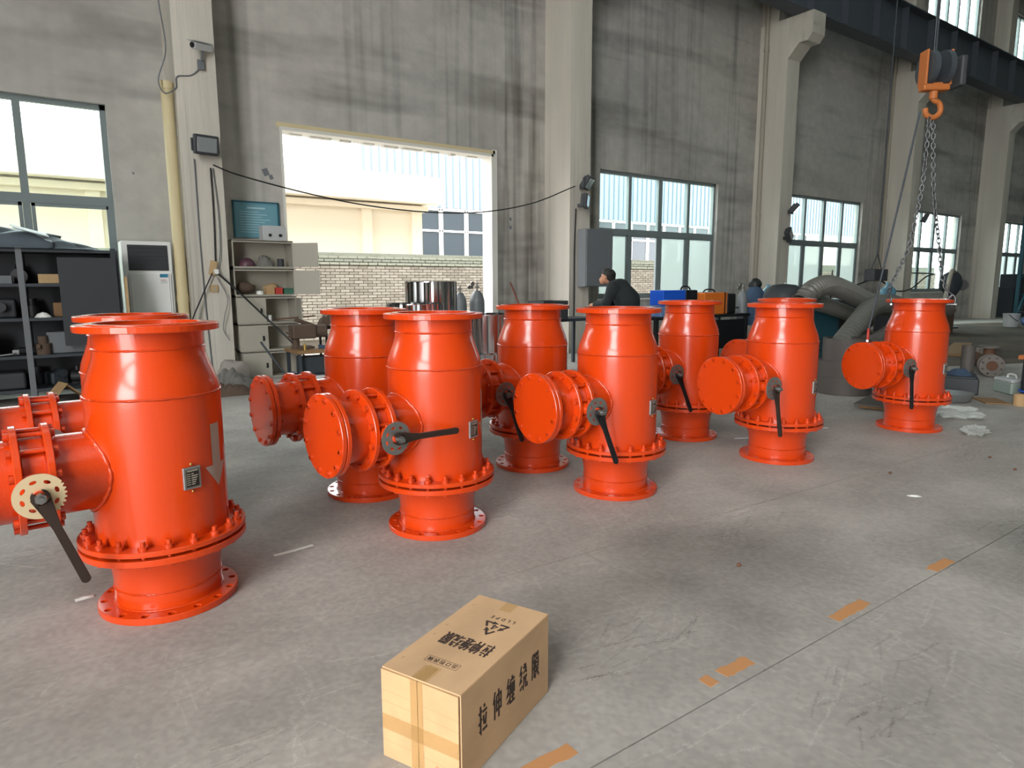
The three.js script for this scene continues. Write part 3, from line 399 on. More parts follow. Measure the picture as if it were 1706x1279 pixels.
function floodlight(label, x, y, z, turn, tilt, s = 1) {
  const t = thing('floodlight', label, 'floodlight', [x, y, z], turn, 'floodlights on the columns');
  mesh('housing', [rb(0.34 * s, 0.27 * s, 0.09 * s, 0.02, 0, 0, 0, tilt), ...[-2, -1, 0, 1, 2].map((i) => bx(0.012, 0.22 * s, 0.05 * s, i * 0.055 * s, 0.02, -0.06 * s, tilt))], M.darkGrey, t);
  mesh('lamp_glass', rb(0.27 * s, 0.2 * s, 0.012, 0.005, 0, 0.045 * s * Math.sin(-tilt), 0.045 * s, tilt), M.lens, t);
  mesh('bracket', [bx(0.02, 0.16 * s, 0.03, -0.18 * s, 0, -0.03), bx(0.02, 0.16 * s, 0.03, 0.18 * s, 0, -0.03), bx(0.38 * s, 0.02, 0.03, 0, -0.08 * s, -0.03), bx(0.06, 0.06, 0.12, 0, -0.08 * s, -0.1)], M.darkGrey, t);
  return t;
}
floodlight('dark floodlight on the column left of the open gateway', 1.99, 3.27, -10.02, 0.15, 0.15, 0.95);
floodlight('upper of two stacked floodlights on the column right of the gateway', 8.86, 3.33, -10.0, 0.55, 0.55, 1.0);
floodlight('lower of two stacked floodlights on the column right of the gateway', 8.8, 2.98, -9.98, 0.7, 0.1, 1.0);
floodlight('upper of two floodlights on the third column, tipped up', 15.85, 3.26, -9.98, 0.5, 0.7, 1.05);
floodlight('lower of two floodlights on the third column, hanging askew', 15.7, 2.6, -9.98, 0.4, -0.2, 1.05).rotation.z = 0.5;
floodlight('small dark floodlight on the column beside the far window', 23.1, 3.4, -9.98, 0.4, 0.4, 1.05);
{
  const t = thing('security_camera', 'white bullet security camera high on the column left of the gateway', 'camera', [2.03, 4.34, -10.18]);
  mesh('mount', [rb(0.09, 0.13, 0.05, 0.01, 0, 0, 0), rod([0, 0.04, 0.03], [0.02, 0.17, 0.09], 0.016)], M.midGrey, t); const b = mesh('camera_housing', [rb(0.09, 0.09, 0.3, 0.02), rb(0.11, 0.012, 0.34, 0.004, 0, 0.055, 0.02)], M.lightGrey, t, 0.0, 0.2, 0.12, 0.25, -1.0, 0); mesh('camera_lens', cy(0.034, 0.03, 18, 0, 0, 0.15, PI / 2), M.black, b);
}
const wire = (label, pts, r = 0.008, m = M.black) => tag(mesh('cable', tube(pts, r, pts.length * 14, 6), m, scene), label, 'cable');
wire('thin cable looping down beside the security camera', [[1.56, 5.6, -10.19], [1.57, 5.06, -10.19], [1.61, 4.45, -10.19], [1.5, 4.05, -10.22], [1.56, 3.91, -10.19], [1.7, 4.0, -10.19], [1.72, 4.14, -10.19], [1.9, 4.19, -10.19], [2.02, 4.3, -10.18]], 0.009, M.midGrey);
wire('long black cable sagging across the gateway between two columns', [[2.08, 3.03, -10.1], [2.35, 2.94, -10.1], [4.2, 2.63, -10.05], [6.05, 2.6, -10.0], [7.45, 2.84, -10.0], [8.58, 3.25, -10.05]], 0.011);
wire('black cable running straight down the column under the floodlight', [[2.06, 3.0, -10.18], [2.06, 2.4, -10.18], [2.04, 1.72, -10.18]], 0.011);
wire('second cable running down beside it to the socket', [[2.09, 3.0, -10.18], [2.12, 2.4, -10.17], [2.1, 1.8, -10.16], [2.05, 1.6, -10.15]], 0.007, M.midGrey);
wire('thin grey conduit down the left side of the camera column', [[1.86, 3.1, -10.185], [1.86, 1.6, -10.185], [1.9, 0.1, -10.185]], 0.009, M.midGrey);
wire('black lead stretched from socket towards the blue board lockers', [[2.02, 1.58, -10.12], [2.3, 1.3, -10.1], [2.62, 0.95, -10.05], [2.9, 0.62, -9.9], [3.1, 0.3, -9.6]], 0.014);
wire('black lead slanting from the socket down to the left', [[1.98, 1.56, -10.14], [1.8, 1.2, -10.1], [1.62, 0.8, -10.0], [1.6, 0.3, -9.9], [1.62, 0.02, -9.85]], 0.01);
wire('thin wire hanging curled below the wall switch', [[2.04, 1.5, -10.15], [2.16, 1.2, -10.14], [2.1, 0.95, -10.12], [2.08, 0.75, -10.15], [2.15, 0.6, -10.13]], 0.006, M.midGrey);
wire('black cable down the column below the stacked floodlights', [[8.72, 2.85, -10.18], [8.7, 2.2, -10.185], [8.7, 1.2, -10.185], [8.7, 0.2, -10.185]], 0.014);
{ const t = thing('plug_socket', 'yellowed plug socket with cables on the column face', 'socket', [2.0, 1.6, -10.185]); mesh('back_box', rb(0.09, 0.2, 0.05, 0.01, 0, 0.03, 0.02, 0, 0, -0.2), M.woodLight, t); mesh('plug', rb(0.06, 0.07, 0.06, 0.01, 0.03, -0.02, 0.06), M.white, t); }
{ const t = thing('wall_switch', 'small beige wall switch below the plug socket', 'switch', [2.0, 1.34, -10.19]); mesh('cover', rb(0.1, 0.1, 0.03, 0.006, 0, 0, 0), M.woodLight, t); mesh('rocker', rb(0.035, 0.05, 0.012, 0.003, 0, 0, 0.018), M.cream, t); }
{ const t = thing('notice_board', 'blue printed notice board on the wall above the lockers', 'board', [2.84, 2.39, -10.97]); mesh('panel', rb(0.66, 0.54, 0.02, 0.008), M.blueBoard, t); mesh('board_frame', [bx(0.7, 0.025, 0.03, 0, 0.275, 0), bx(0.025, 0.56, 0.03, -0.34, 0, 0), bx(0.025, 0.56, 0.03, 0.34, 0, 0)], M.teal, t); const p = canvasTex(256, 200, (g, w, h) => { g.fillStyle = '#6797a5'; g.fillRect(0, 0, w, h); g.fillStyle = '#a5c3ca'; g.fillRect(70, 14, 116, 10); for (let i = 0; i < 9; i++) g.fillRect(24, 42 + i * 16, 120 + (i * 53) % 88, 4); }); mesh('printed_sheet', bx(0.6, 0.48, 0.002, 0, -0.01, 0.011), mat(0xffffff, 0.6, 0, { map: p }), t); }
{ const t = thing('electrical_cabinet', 'large flat grey electrical cabinet hung beside the column and window', 'cabinet', [9.1, 1.33, -10.02]); mesh('cabinet_body', rb(0.72, 1.12, 0.24, 0.01, 0, 0.56, 0), M.midGrey, t); mesh('cabinet_door', rb(0.69, 1.09, 0.02, 0.006, 0, 0.56, 0.13), M.midGrey, t); mesh('latch', rb(0.03, 0.05, 0.02, 0.004, 0.29, 0.14, 0.145), M.lightGrey, t); }
// ---------------------------------------------------------------- air conditioner
{
  const t = thing('air_conditioner', 'tall white standing air conditioner with dark grille and energy label', 'air conditioner', [1.2, 0, -10.45]);
  mesh('cabinet_body', [rb(0.6, 1.98, 0.36, 0.015, 0, 0.99, 0)], M.white, t); mesh('grille', [bx(0.48, 0.34, 0.012, 0.01, 1.76, 0.182), ...[0, 1, 2, 3, 4, 5].map((i) => bx(0.48, 0.012, 0.02, 0.01, 1.62 + i * 0.055, 0.186))], M.darkGrey, t);
  const f = mesh('front_panel', rb(0.47, 1.5, 0.03, 0.01, 0.01, 0.8, 0.185), M.white, t); mesh('trim_strip', bx(0.015, 1.5, 0.03, -0.235, 0.8, 0.195), M.white, f); mesh('trim_strip', bx(0.015, 1.5, 0.03, 0.255, 0.8, 0.195), M.white, f);
  const lt = canvasTex(64, 96, (g) => { g.fillStyle = '#e6e4de'; g.fillRect(0, 0, 64, 96); g.fillStyle = '#2f7f9e'; g.fillRect(0, 0, 64, 30); g.fillStyle = '#c46a5a'; g.fillRect(6, 50, 40, 5); g.fillStyle = '#8a9aa0'; g.fillRect(6, 62, 50, 4); g.fillRect(6, 74, 44, 4); }); mesh('energy_label', bx(0.1, 0.15, 0.002, 0.18, 1.47, 0.202), mat(0xffffff, 0.6, 0, { map: lt }), f);
}
// ---------------------------------------------------------------- dark shelving on the left
{
  const t = thing('storage_rack', 'dark steel storage rack crammed with parts under the left window', 'rack', [-0.85, 0, -9.95]), W = 3.3, Dp = 0.7;
  for (const x of [-1.6, 0.66, 1.6]) for (const z of [-0.33, 0.33]) mesh('post', bx(0.06, 1.84, 0.05, x, 0.92, z), x === 0.66 && z > 0 ? M.midGrey : M.steelDark, t);
  for (const y of [0.16, 0.56, 1.0, 1.4, 1.8]) mesh('shelf', bx(W, 0.035, Dp, 0, y, 0), M.steelDark, t);
  mesh('back_panel', bx(W, 1.7, 0.015, 0, 0.95, -0.34), M.darkGrey, t); mesh('side_panel', bx(0.02, 1.75, 0.68, 1.64, 0.9, 0), M.steelDark, t); mesh('door_leaf', bx(0.6, 1.05, 0.02, 1.32, 1.2, 0.37), M.darkGrey, t);
  tag(mesh('tarpaulin', cloth(2.9, 0.75, 0.24, 91, 60, 24, 7), M.tarp, scene, -0.9, 1.82, -9.93), 'dark crumpled tarpaulin spread along the top of the rack', 'tarpaulin');
  tag(mesh('cardboard_sheet', rb(0.36, 0.012, 0.16, 0.004), M.lightGrey, scene, -0.06, 2.03, -9.72, 0.3, 0.2, -0.32), 'pale sheet of card lying tilted on the tarpaulin', 'sheet');
  const it = (name, label, cat, geo, m, x, y, z, ry = 0) => tag(mesh(name, geo, m, scene, x, y, z, 0, ry), label, cat, undefined);
  it('wooden_box', 'pale wooden box front with two knots on the top rack shelf', 'box', [rb(0.4, 0.11, 0.3, 0.006, 0, 0.055), cy(0.016, 0.02, 10, -0.11, 0.06, 0.15, PI / 2), cy(0.016, 0.02, 10, 0.12, 0.06, 0.15, PI / 2)], M.woodLight, 0.17, 1.42, -9.84);
  it('brown_crate', 'brown crate under the wooden box on the rack', 'box', rb(0.3, 0.17, 0.3, 0.01, 0, 0.085), M.wood, 0.24, 1.0185, -9.95);
  it('metal_case', 'grey metal case on the middle rack shelf', 'case', [rb(0.42, 0.26, 0.3, 0.012, 0, 0.13), bx(0.1, 0.02, 0.02, 0, 0.14, 0.155)], M.midGrey, 0.2, 0.58, -9.86);
  it('white_rag', 'small white rag on the rack edge', 'rag', cloth(0.16, 0.12, 0.07, 93, 12, 10), M.white, -0.02, 1.019, -9.66);
  it('white_cup', 'small white cup on the rack edge', 'cup', lathe([[0.03, 0], [0.036, 0.08, 1], [0.032, 0.08, 1], [0.027, 0.006]], 18), M.white, 0.36, 1.019, -9.66);
  it('pump_casting', 'lumpy dark pump casting on the middle shelf', 'pump', [cy(0.09, 0.2, 16, 0, 0.1, 0, 0, 0, PI / 2), cy(0.05, 0.16, 14, 0.05, 0.17), rb(0.2, 0.05, 0.14, 0.01, 0, 0.025)], M.black, -0.82, 1.019, -9.9);
  it('cable_coil', 'coil of black cable on the lower rack shelf', 'cable', new THREE.TorusGeometry(0.12, 0.035, 10, 26).rotateX(PI / 2).translate(0, 0.036, 0), M.rubber, -0.2, 0.579, -9.98);
  it('grey_bin', 'grey plastic bin on the lower shelf', 'bin', rb(0.5, 0.2, 0.4, 0.03, 0, 0.1), M.darkGrey, -0.5, 0.18, -9.85);
  it('steel_bracket', 'bright steel bracket poking from the low shelf', 'bracket', [bx(0.22, 0.012, 0.05, 0, 0.02, 0, 0, 0, 0.1), bx(0.06, 0.05, 0.05, 0.1, 0.045, 0)], M.galv, -0.42, 0.579, -9.66);
  it('gear_box', 'dark gearbox on the left middle shelf', 'gearbox', [rb(0.3, 0.22, 0.26, 0.03, 0, 0.11), cy(0.06, 0.12, 16, 0, 0.13, 0.17, PI / 2)], M.darkGrey, -0.42, 1.019, -9.9);
  it('motor', 'old electric motor lying on the lower left shelf', 'motor', [cy(0.12, 0.3, 22, 0, 0.13, 0, 0, 0, PI / 2), ...[0, 1, 2, 3, 4, 5, 6].map((i) => cy(0.128, 0.012, 22, -0.1 + i * 0.033, 0.13, 0, 0, 0, PI / 2)), rb(0.22, 0.03, 0.2, 0.005, 0, 0.015)], M.steelDark, -0.68, 0.579, -9.95);
  it('parts_tray', 'shallow tray of fittings on the upper left shelf', 'tray', [rb(0.44, 0.02, 0.34, 0.005, 0, 0.01), bx(0.44, 0.09, 0.012, 0, 0.045, 0.17), bx(0.012, 0.09, 0.34, -0.21, 0.045, 0), bx(0.012, 0.09, 0.34, 0.21, 0.045, 0), cy(0.03, 0.1, 12, -0.08, 0.07, 0.02), cy(0.04, 0.09, 12, 0.06, 0.07, -0.04)], M.midGrey, -0.5, 1.42, -9.86);
  const shapes = [[rb(0.2, 0.16, 0.2, 0.03, 0, 0.08), cy(0.05, 0.14, 14, 0.02, 0.14, 0.06, PI / 2)], [cy(0.09, 0.16, 18, 0, 0.09, 0, 0, 0, PI / 2), rb(0.16, 0.03, 0.14, 0.006, 0, 0.015), cy(0.04, 0.12, 12, 0.03, 0.17)], [cy(0.08, 0.13, 18, 0, 0.065), cy(0.05, 0.22, 14, 0, 0.11), rb(0.05, 0.05, 0.2, 0.01, 0, 0.1, 0.02)]].map(merge), ms = [M.black, M.steelDark, M.darkGrey, M.brownCloth];
  for (const y of [0.178, 0.578, 1.018, 1.418]) for (let i = 0; i < 7; i++) { const x = -2.3 + i * 0.24; if (x > -1.0) continue; tag(mesh('machine_part', shapes[(i + Math.round(y * 7)) % 3], ms[(i * 3 + Math.round(y * 5)) % 4], scene, x, y, -10.06 + (i % 2) * 0.04, 0, i), 'grimy dark machine part among others on the crowded rack shelves', 'machine part', 'machine parts on the rack'); }
  for (const [x, y, z, k, m] of [[0.05, 0.178, -9.95, 0, 1], [0.3, 0.178, -9.85, 1, 0], [-0.15, 0.178, -10.1, 2, 2], [-0.05, 0.578, -9.7, 2, 3], [-0.2, 1.418, -10.15, 1, 0], [-0.82, 1.418, -9.85, 2, 1], [0.56, 1.418, -9.95, 0, 2], [-0.12, 1.018, -10.1, 2, 0]]) tag(mesh('machine_part', shapes[k], ms[m], scene, x, y, z, 0, x * 9), 'grimy dark machine part among others on the crowded rack shelves', 'machine part', 'machine parts on the rack');
  it('folded_cardboard', 'folded brown cardboard leaning at the foot of the rack', 'cardboard', [bx(0.34, 0.006, 0.28, -0.13, 0.13, 0, 0, 0, 0.85), bx(0.36, 0.006, 0.28, 0.12, 0.12, 0, 0, 0, -0.72)], M.cardboard, 0.12, 0.005, -9.36, 0.3);
  it('timber_plank', 'pale timber plank leaning at the rack end', 'plank', bx(0.03, 1.5, 0.1, 0, 0.75, 0), M.woodLight, 0.86, 0.0, -9.62);
}
// ---------------------------------------------------------------- stacked lockers
const lockerDoor = (t, side, open, y, knob = true) => { const g = new THREE.Group(); g.name = 'door'; t.add(g); const x = side * 0.425; g.position.set(x, y, 0.2); g.rotation.y = side > 0 ? open : -open; mesh('door_panel', rb(0.405, 0.36, 0.016, 0.004, -side * 0.2, 0, 0.009), M.cream, g); if (knob) mesh('door_handle', [rb(0.03, 0.075, 0.012, 0.004, -side * 0.33, -0.01, 0.022), cy(0.012, 0.03, 12, -side * 0.33, -0.01, 0.03, PI / 2)], M.black, g); return g; };
function locker(label, y, doors, dx = 0) {
  const t = thing('steel_locker', label, 'locker', [2.73 + dx, y, -10.46], 0, 'lockers stacked beside the gateway'), H = 0.405;
  mesh('side_panel', bx(0.014, H, 0.4, -0.43, H / 2, 0), M.cream, t); mesh('side_panel', bx(0.014, H, 0.4, 0.43, H / 2, 0), M.cream, t); mesh('top_panel', bx(0.874, 0.02, 0.42, 0, H - 0.01, 0), M.cream, t); mesh('bottom_panel', bx(0.874, 0.02, 0.42, 0, 0.01, 0), M.cream, t); mesh('back_panel', bx(0.86, H - 0.04, 0.01, 0, H / 2, -0.195), M.cream, t); mesh('front_rail', bx(0.86, 0.03, 0.02, 0, H - 0.022, 0.2), M.cream, t);
  for (const [s, o] of doors) lockerDoor(t, s, o, H / 2 - 0.005);
}
locker('bottom locker of the stack, left door shut', 0.0, [[-1, 0]], 0.05);
locker('second locker from the floor in the stack, left door shut', 0.41, [[-1, 0]], 0.02);
locker('middle locker of the stack, left door shut and right door ajar', 0.82, [[-1, 0], [1, 1.45]], 0.01);
locker('fourth locker from the floor, open with its right door swung wide', 1.23, [[1, 2.45]], 0);
locker('topmost locker of the stack, open with its right door swung wide', 1.64, [[1, 2.4]], 0);
{ const t = thing('switch_box', 'white metal box with two knobs standing on the lockers', 'box', [2.92, 2.045, -10.42]); mesh('case', rb(0.34, 0.22, 0.22, 0.008, 0, 0.11), M.lightGrey, t); mesh('knob', cy(0.022, 0.02, 14, -0.07, 0.08, 0.118, PI / 2), M.black, t); mesh('knob', cy(0.022, 0.02, 14, 0.08, 0.08, 0.118, PI / 2), M.black, t); mesh('slot', bx(0.004, 0.07, 0.03, 0.171, 0.09, 0.04), M.black, t); }
{
  const it = (name, label, cat, geo, m, x, y, z, ry = 0) => tag(mesh(name, geo, m, scene, x, y, z, 0, ry), label, cat);
  it('tape_roll', 'white tape roll on the fourth locker floor', 'tape', [cy(0.052, 0.05, 24, 0, 0.025), cy(0.035, 0.052, 20, 0, 0.026)], M.white, 2.66, 1.251, -10.33);
  it('red_carton', 'orange red carton inside the fourth locker', 'box', rb(0.11, 0.1, 0.1, 0.004, 0, 0.05), M.red, 2.93, 1.251, -10.33);
  it('brown_carton', 'brown carton next to the red one in the locker', 'box', rb(0.12, 0.1, 0.12, 0.004, 0, 0.05), M.cardboard, 2.8, 1.251, -10.32);
  it('green_case', 'green case at the right of the fourth locker', 'case', [rb(0.14, 0.07, 0.1, 0.008, 0, 0.035), rb(0.13, 0.02, 0.09, 0.005, 0, 0.08)], M.green, 3.08, 1.251, -10.34);
  it('brown_bundle', 'brown bundle at the back of the fourth locker', 'bundle', bumpy(new THREE.SphereGeometry(0.09, 20, 14).scale(1.2, 0.8, 0.8).translate(0, 0.088, 0), 0.03, 14, 5), M.woodLight, 2.88, 1.258, -10.53);
  it('dark_bundle', 'dark bundle in the left of the fourth locker', 'bundle', bumpy(new THREE.SphereGeometry(0.1, 20, 14).scale(1.2, 0.8, 0.8).translate(0, 0.1, 0), 0.03, 12, 6), M.brownCloth, 2.5, 1.258, -10.44);
  it('helmet', 'plum coloured helmet in the topmost locker', 'helmet', [T(new THREE.SphereGeometry(0.12, 24, 12, 0, 2 * PI, 0, PI / 2), 0, 0.01), cy(0.13, 0.012, 24, 0, 0.008), rb(0.1, 0.01, 0.08, 0.004, 0, 0.012, 0.13)], mat(0x5a3a46, 0.4), 2.52, 1.661, -10.42);
  it('cloth_bundle', 'grey cloth bundle in the middle of the topmost locker', 'cloth', cloth(0.26, 0.22, 0.16, 97, 18, 16), M.greyCloth, 2.78, 1.661, -10.42);
  it('dark_can', 'dark can at the right of the topmost locker', 'can', lathe([[0, 0], [0.05, 0, 1], [0.05, 0.11], [0.045, 0.12, 1], [0, 0.12]], 20), M.darkGrey, 3.0, 1.661, -10.36);
  it('paper_roll', 'white can on the third locker floor', 'can', lathe([[0, 0], [0.035, 0, 1], [0.035, 0.1, 1], [0, 0.1]], 18), M.white, 2.78, 0.841, -10.34);
  it('steel_strip', 'steel strip poking out of the middle locker', 'bar', bx(0.62, 0.02, 0.03, 0, 0, 0, 0, 0, 0.05), M.rust, 3.1, 0.9, -10.1, 0.12);
  it('rag_heap', 'heap of pale rags on the floor at the foot of the column', 'rags', cloth(0.62, 0.5, 0.24, 99, 34, 28, 5), M.greyCloth, 2.02, 0.0, -9.5);
  it('sack', 'crumpled light sack against the column foot', 'sack', bumpy(new THREE.SphereGeometry(0.19, 26, 18).scale(1.05, 1.0, 0.7).translate(0, 0.17, 0), 0.05, 9, 12), mat(0x9a938c, 0.9), 2.12, 0.0, -9.86);
  it('dark_rag_heap', 'dark rags spread on the floor in front of the pale ones', 'rags', cloth(0.6, 0.42, 0.14, 103, 30, 24, 6), M.brownCloth, 1.86, 0.0, -8.98);
}
// ---------------------------------------------------------------- workbench with tools in front of the lockers
{
  const t = thing('workbench', 'narrow dark workbench with steel legs beside the lockers', 'workbench', [3.25, 0, -9.35]); mesh('bench_top', rb(0.95, 0.05, 0.6, 0.006, 0, 0.47, 0), M.wood, t); for (const x of [-0.43, 0.43]) for (const z of [-0.26, 0.26]) mesh('leg', bx(0.045, 0.45, 0.045, x, 0.225, z), M.steelDark, t); mesh('lower_shelf', bx(0.86, 0.02, 0.52, 0, 0.14, 0), M.steelDark, t);
  const it = (name, label, cat, geo, m, x, y, z, ry = 0) => tag(mesh(name, geo, m, scene, x, y, z, 0, ry), label, cat);
  it('bench_drill', 'brown grimy gearbox drill head on the workbench', 'drill', [rb(0.34, 0.2, 0.24, 0.03, 0, 0.24), cy(0.09, 0.26, 18, 0.2, 0.24, 0, 0, 0, PI / 2), cy(0.05, 0.16, 16, -0.1, 0.08), rb(0.26, 0.03, 0.22, 0.006, 0, 0.015), cy(0.03, 0.3, 12, 0.04, 0.36, 0, 0, 0, 1.2), ...[0, 1, 2].map((i) => cy(0.012, 0.16, 8, -0.18, 0.2, 0.05, 0, 0, i * 2.1))], M.brownCloth, 2.98, 0.495, -9.42);
  it('blue_tray', 'blue steel tray lying on the workbench', 'tray', [rb(0.26, 0.012, 0.2, 0.004, 0, 0.006), bx(0.26, 0.05, 0.01, 0, 0.03, 0.1), bx(0.01, 0.05, 0.2, 0.13, 0.03, 0), bx(0.01, 0.05, 0.2, -0.13, 0.03, 0)], M.blueCloth, 3.3, 0.495, -9.2, 0.3);
  it('blue_jug', 'blue plastic jug on the workbench', 'jug', lathe([[0, 0], [0.05, 0, 1], [0.055, 0.12], [0.03, 0.17], [0.025, 0.2, 1], [0, 0.2]], 20), M.blueCloth, 3.55, 0.495, -9.45);
  it('crumpled_paper', 'crumpled white paper at the bench edge', 'paper', cloth(0.2, 0.15, 0.05, 105, 14, 12, 6), M.white, 3.6, 0.496, -9.17);
  it('yellow_cap_bottle', 'small bottle with a yellow cap on the workbench', 'bottle', [cy(0.022, 0.06, 14, 0, 0.03), cy(0.016, 0.03, 12, 0, 0.075)], M.brass, 2.9, 0.495, -9.1);
  it('steel_case', 'dark metal case standing under the workbench', 'case', [rb(0.36, 0.24, 0.26, 0.01, 0, 0.12), bx(0.1, 0.02, 0.02, 0, 0.13, 0.135)], M.steelDark, 3.05, 0.15, -9.3);
  it('orange_toolbox', 'small orange tool box on the bench shelf', 'toolbox', [rb(0.2, 0.1, 0.16, 0.01, 0, 0.05), bx(0.12, 0.015, 0.02, 0, 0.115), bx(0.01, 0.03, 0.02, -0.055, 0.1), bx(0.01, 0.03, 0.02, 0.055, 0.1)], M.orangeBox, 3.45, 0.15, -9.25);
  it('stool', 'dark stool beside the bench with a brown coat over it', 'stool', [rb(0.34, 0.04, 0.34, 0.01, 0, 0.74), ...[[-1, -1], [1, -1], [-1, 1], [1, 1]].map(([a, b]) => bx(0.03, 0.72, 0.03, a * 0.14, 0.36, b * 0.14)), bx(0.28, 0.02, 0.02, 0, 0.3, 0.14), bx(0.28, 0.02, 0.02, 0, 0.3, -0.14)], M.black, 3.62, 0, -10.0);
  it('brown_coat', 'brown coat thrown over the stool', 'coat', [cloth(0.44, 0.36, 0.2, 107, 24, 20, 4)], M.brownCloth, 3.62, 0.762, -10.0);
  it('white_sheet', 'white sheet of plastic on the bench end', 'sheet', cloth(0.42, 0.3, 0.08, 109, 20, 14, 3), M.white, 4.12, 0.842, -10.2);
  it('pallet_stack', 'low stack of dark crates behind the bench', 'crate', [rb(0.6, 0.42, 0.4, 0.01, 0, 0.21), rb(0.56, 0.4, 0.38, 0.01, 0.02, 0.64)], M.darkGrey, 4.18, 0, -10.2);
  it('steel_bar', 'steel bar leaning from lockers down to the floor', 'bar', rod([0, 0.012, 0], [-0.32, 0.62, -0.35], 0.014), M.steelDark, 2.7, 0, -9.0);
}

tag(mesh('broom_handle', [rod([0.4, 0.02, 0.4], [0, 1.42, 0], 0.016), bx(0.05, 0.06, 0.28, 0.4, 0.03, 0.42, 0, 0.8)], mat(0x7a3f34, 0.7), scene, 7.66, 0, -10.93), 'red brown broom handle leaning on the wall left of the second column', 'broom');

// ---------------------------------------------------------------- polished stainless filter cylinders
const drumGeo = (R, h, s) => {
  const n = 84, pos = [], idx = [], rad = []; for (let i = 0; i < n; i++) rad.push(R + 0.012 * (hash(i, 1, s) - 0.5));
  const out = []; for (let i = 0; i < n; i++) { const a0 = i / n * 2 * PI, a1 = (i + 1) / n * 2 * PI, q = [rad[i] * Math.cos(a0), rad[i] * Math.sin(a0), rad[(i + 1) % n] * Math.cos(a1), rad[(i + 1) % n] * Math.sin(a1)]; out.push([q[0], 0, q[1]], [q[0], h, q[1]], [q[2], h, q[3]], [q[0], 0, q[1]], [q[2], h, q[3]], [q[2], 0, q[3]]); }
  const g = new THREE.BufferGeometry(); g.setAttribute('position', new THREE.Float32BufferAttribute(out.flat(), 3)); g.setAttribute('uv', new THREE.Float32BufferAttribute(new Float32Array(out.length * 2), 2)); g.computeVertexNormals();
  return merge([g, lathe([[R - 0.02, h - 0.001], [R + 0.006, h - 0.001, 1], [R + 0.006, h - 0.012, 1], [R - 0.02, h - 0.012]], 64), lathe([[R - 0.02, 0.001], [R + 0.006, 0.001, 1], [R + 0.006, 0.012, 1], [R - 0.02, 0.012]], 64)]);
};
const whichDrum = { 0: 'bottom', 1: 'middle', 2: 'topmost' };
for (const [x, z, R, h, n, s, l] of [[4.08, -7.6, 0.33, 0.478, 3, 11, 'tall rear stack'], [3.47, -6.85, 0.325, 0.395, 3, 13, 'front stack behind the level-lever separator'], [4.82, -7.35, 0.33, 0.505, 2, 17, 'right stack beside the gateway jamb']]) for (let k = 0; k < n; k++)
  tag(mesh('stainless_cylinder', drumGeo(R, h - 0.004, s + k), M.stainless, scene, x, k * h, z, 0, k * 0.4), `polished stainless filter cylinder, ${n === 2 && k ? 'upper one' : whichDrum[k]} of the ${l}`, 'cylinder', 'stainless filter cylinders in stacks');
function gasCylinder(label, x, z, H, R, m, regulator) {
  const t = thing('gas_cylinder', label, 'gas cylinder', [x, 0, z]), s = H - 0.14;
  mesh('cylinder_body', lathe([[0, 0], [R * 0.9, 0, 1], [R, 0.02], [R, s - 0.22], [R * 0.96, s - 0.16], [R * 0.8, s - 0.08], [R * 0.5, s - 0.015], [R * 0.36, s, 1], [0, s]], 32), m, t);
  const v = mesh('cylinder_valve', [cy(0.017, 0.1, 12, 0, s + 0.05), cy(0.012, 0.09, 10, 0, s + 0.06, 0, 0, 0, PI / 2), cy(0.028, 0.02, 14, 0, s + 0.115)], M.zincDull, t); if (regulator) mesh('regulator', [cy(0.03, 0.04, 16, -0.11, s + 0.06, 0, 0, 0, PI / 2), cy(0.035, 0.02, 18, -0.1, s + 0.12, 0.02, PI / 2), cy(0.035, 0.02, 18, -0.17, s + 0.06, 0.03, PI / 2)], M.zincDull, v);
}
gasCylinder('plain grey gas cylinder standing in the gateway behind the stainless stacks', 5.76, -9.7, 1.39, 0.115, M.gas);
gasCylinder('grey gas cylinder with a gauge regulator in the gateway', 6.05, -9.62, 1.42, 0.13, M.gas, true);
// ---------------------------------------------------------------- the worker
function sdfMesh(caps, lo, hi, res, k) {      // capsules with two radii, smoothly joined, meshed on a grid
  const mc = new MarchingCubes(res, M.jacket, false, false, 60000), size = Math.max(hi[0] - lo[0], hi[1] - lo[1], hi[2] - lo[2]), c = [(lo[0] + hi[0]) / 2, (lo[1] + hi[1]) / 2, (lo[2] + hi[2]) / 2];
  for (let z = 0; z < res; z++) for (let y = 0; y < res; y++) for (let x = 0; x < res; x++) {
    const p = [x, y, z].map((q, i) => ((q - res / 2) / (res / 2)) * size / 2 + c[i]); let d = 9;
    for (const [a, b, ra, rb_, sx = 1] of caps) { const ab = [b[0] - a[0], b[1] - a[1], b[2] - a[2]], ap = [p[0] - a[0], p[1] - a[1], p[2] - a[2]], t = Math.max(0, Math.min(1, (ap[0] * ab[0] + ap[1] * ab[1] + ap[2] * ab[2]) / (ab[0] ** 2 + ab[1] ** 2 + ab[2] ** 2 + 1e-9))), e = Math.hypot((ap[0] - ab[0] * t) / sx, ap[1] - ab[1] * t, ap[2] - ab[2] * t) - (ra + (rb_ - ra) * t), h = Math.max(0, Math.min(1, 0.5 + 0.5 * (d - e) / k)); d = d + (e - d) * h - k * h * (1 - h); }
    mc.field[x + y * res + z * res * res] = -d;
  }
  mc.isolation = 0; mc.update(); const n = mc.count, g = new THREE.BufferGeometry(), p = new Float32Array(mc.positionArray.subarray(0, n * 3)), nn = new Float32Array(mc.normalArray.subarray(0, n * 3));
  for (let i = 0; i < n * 3; i += 3) for (let j = 0; j < 3; j++) p[i + j] = p[i + j] * size / 2 + c[j];
  g.setAttribute('position', new THREE.BufferAttribute(p, 3)); g.setAttribute('normal', new THREE.BufferAttribute(nn, 3)); return g;
}
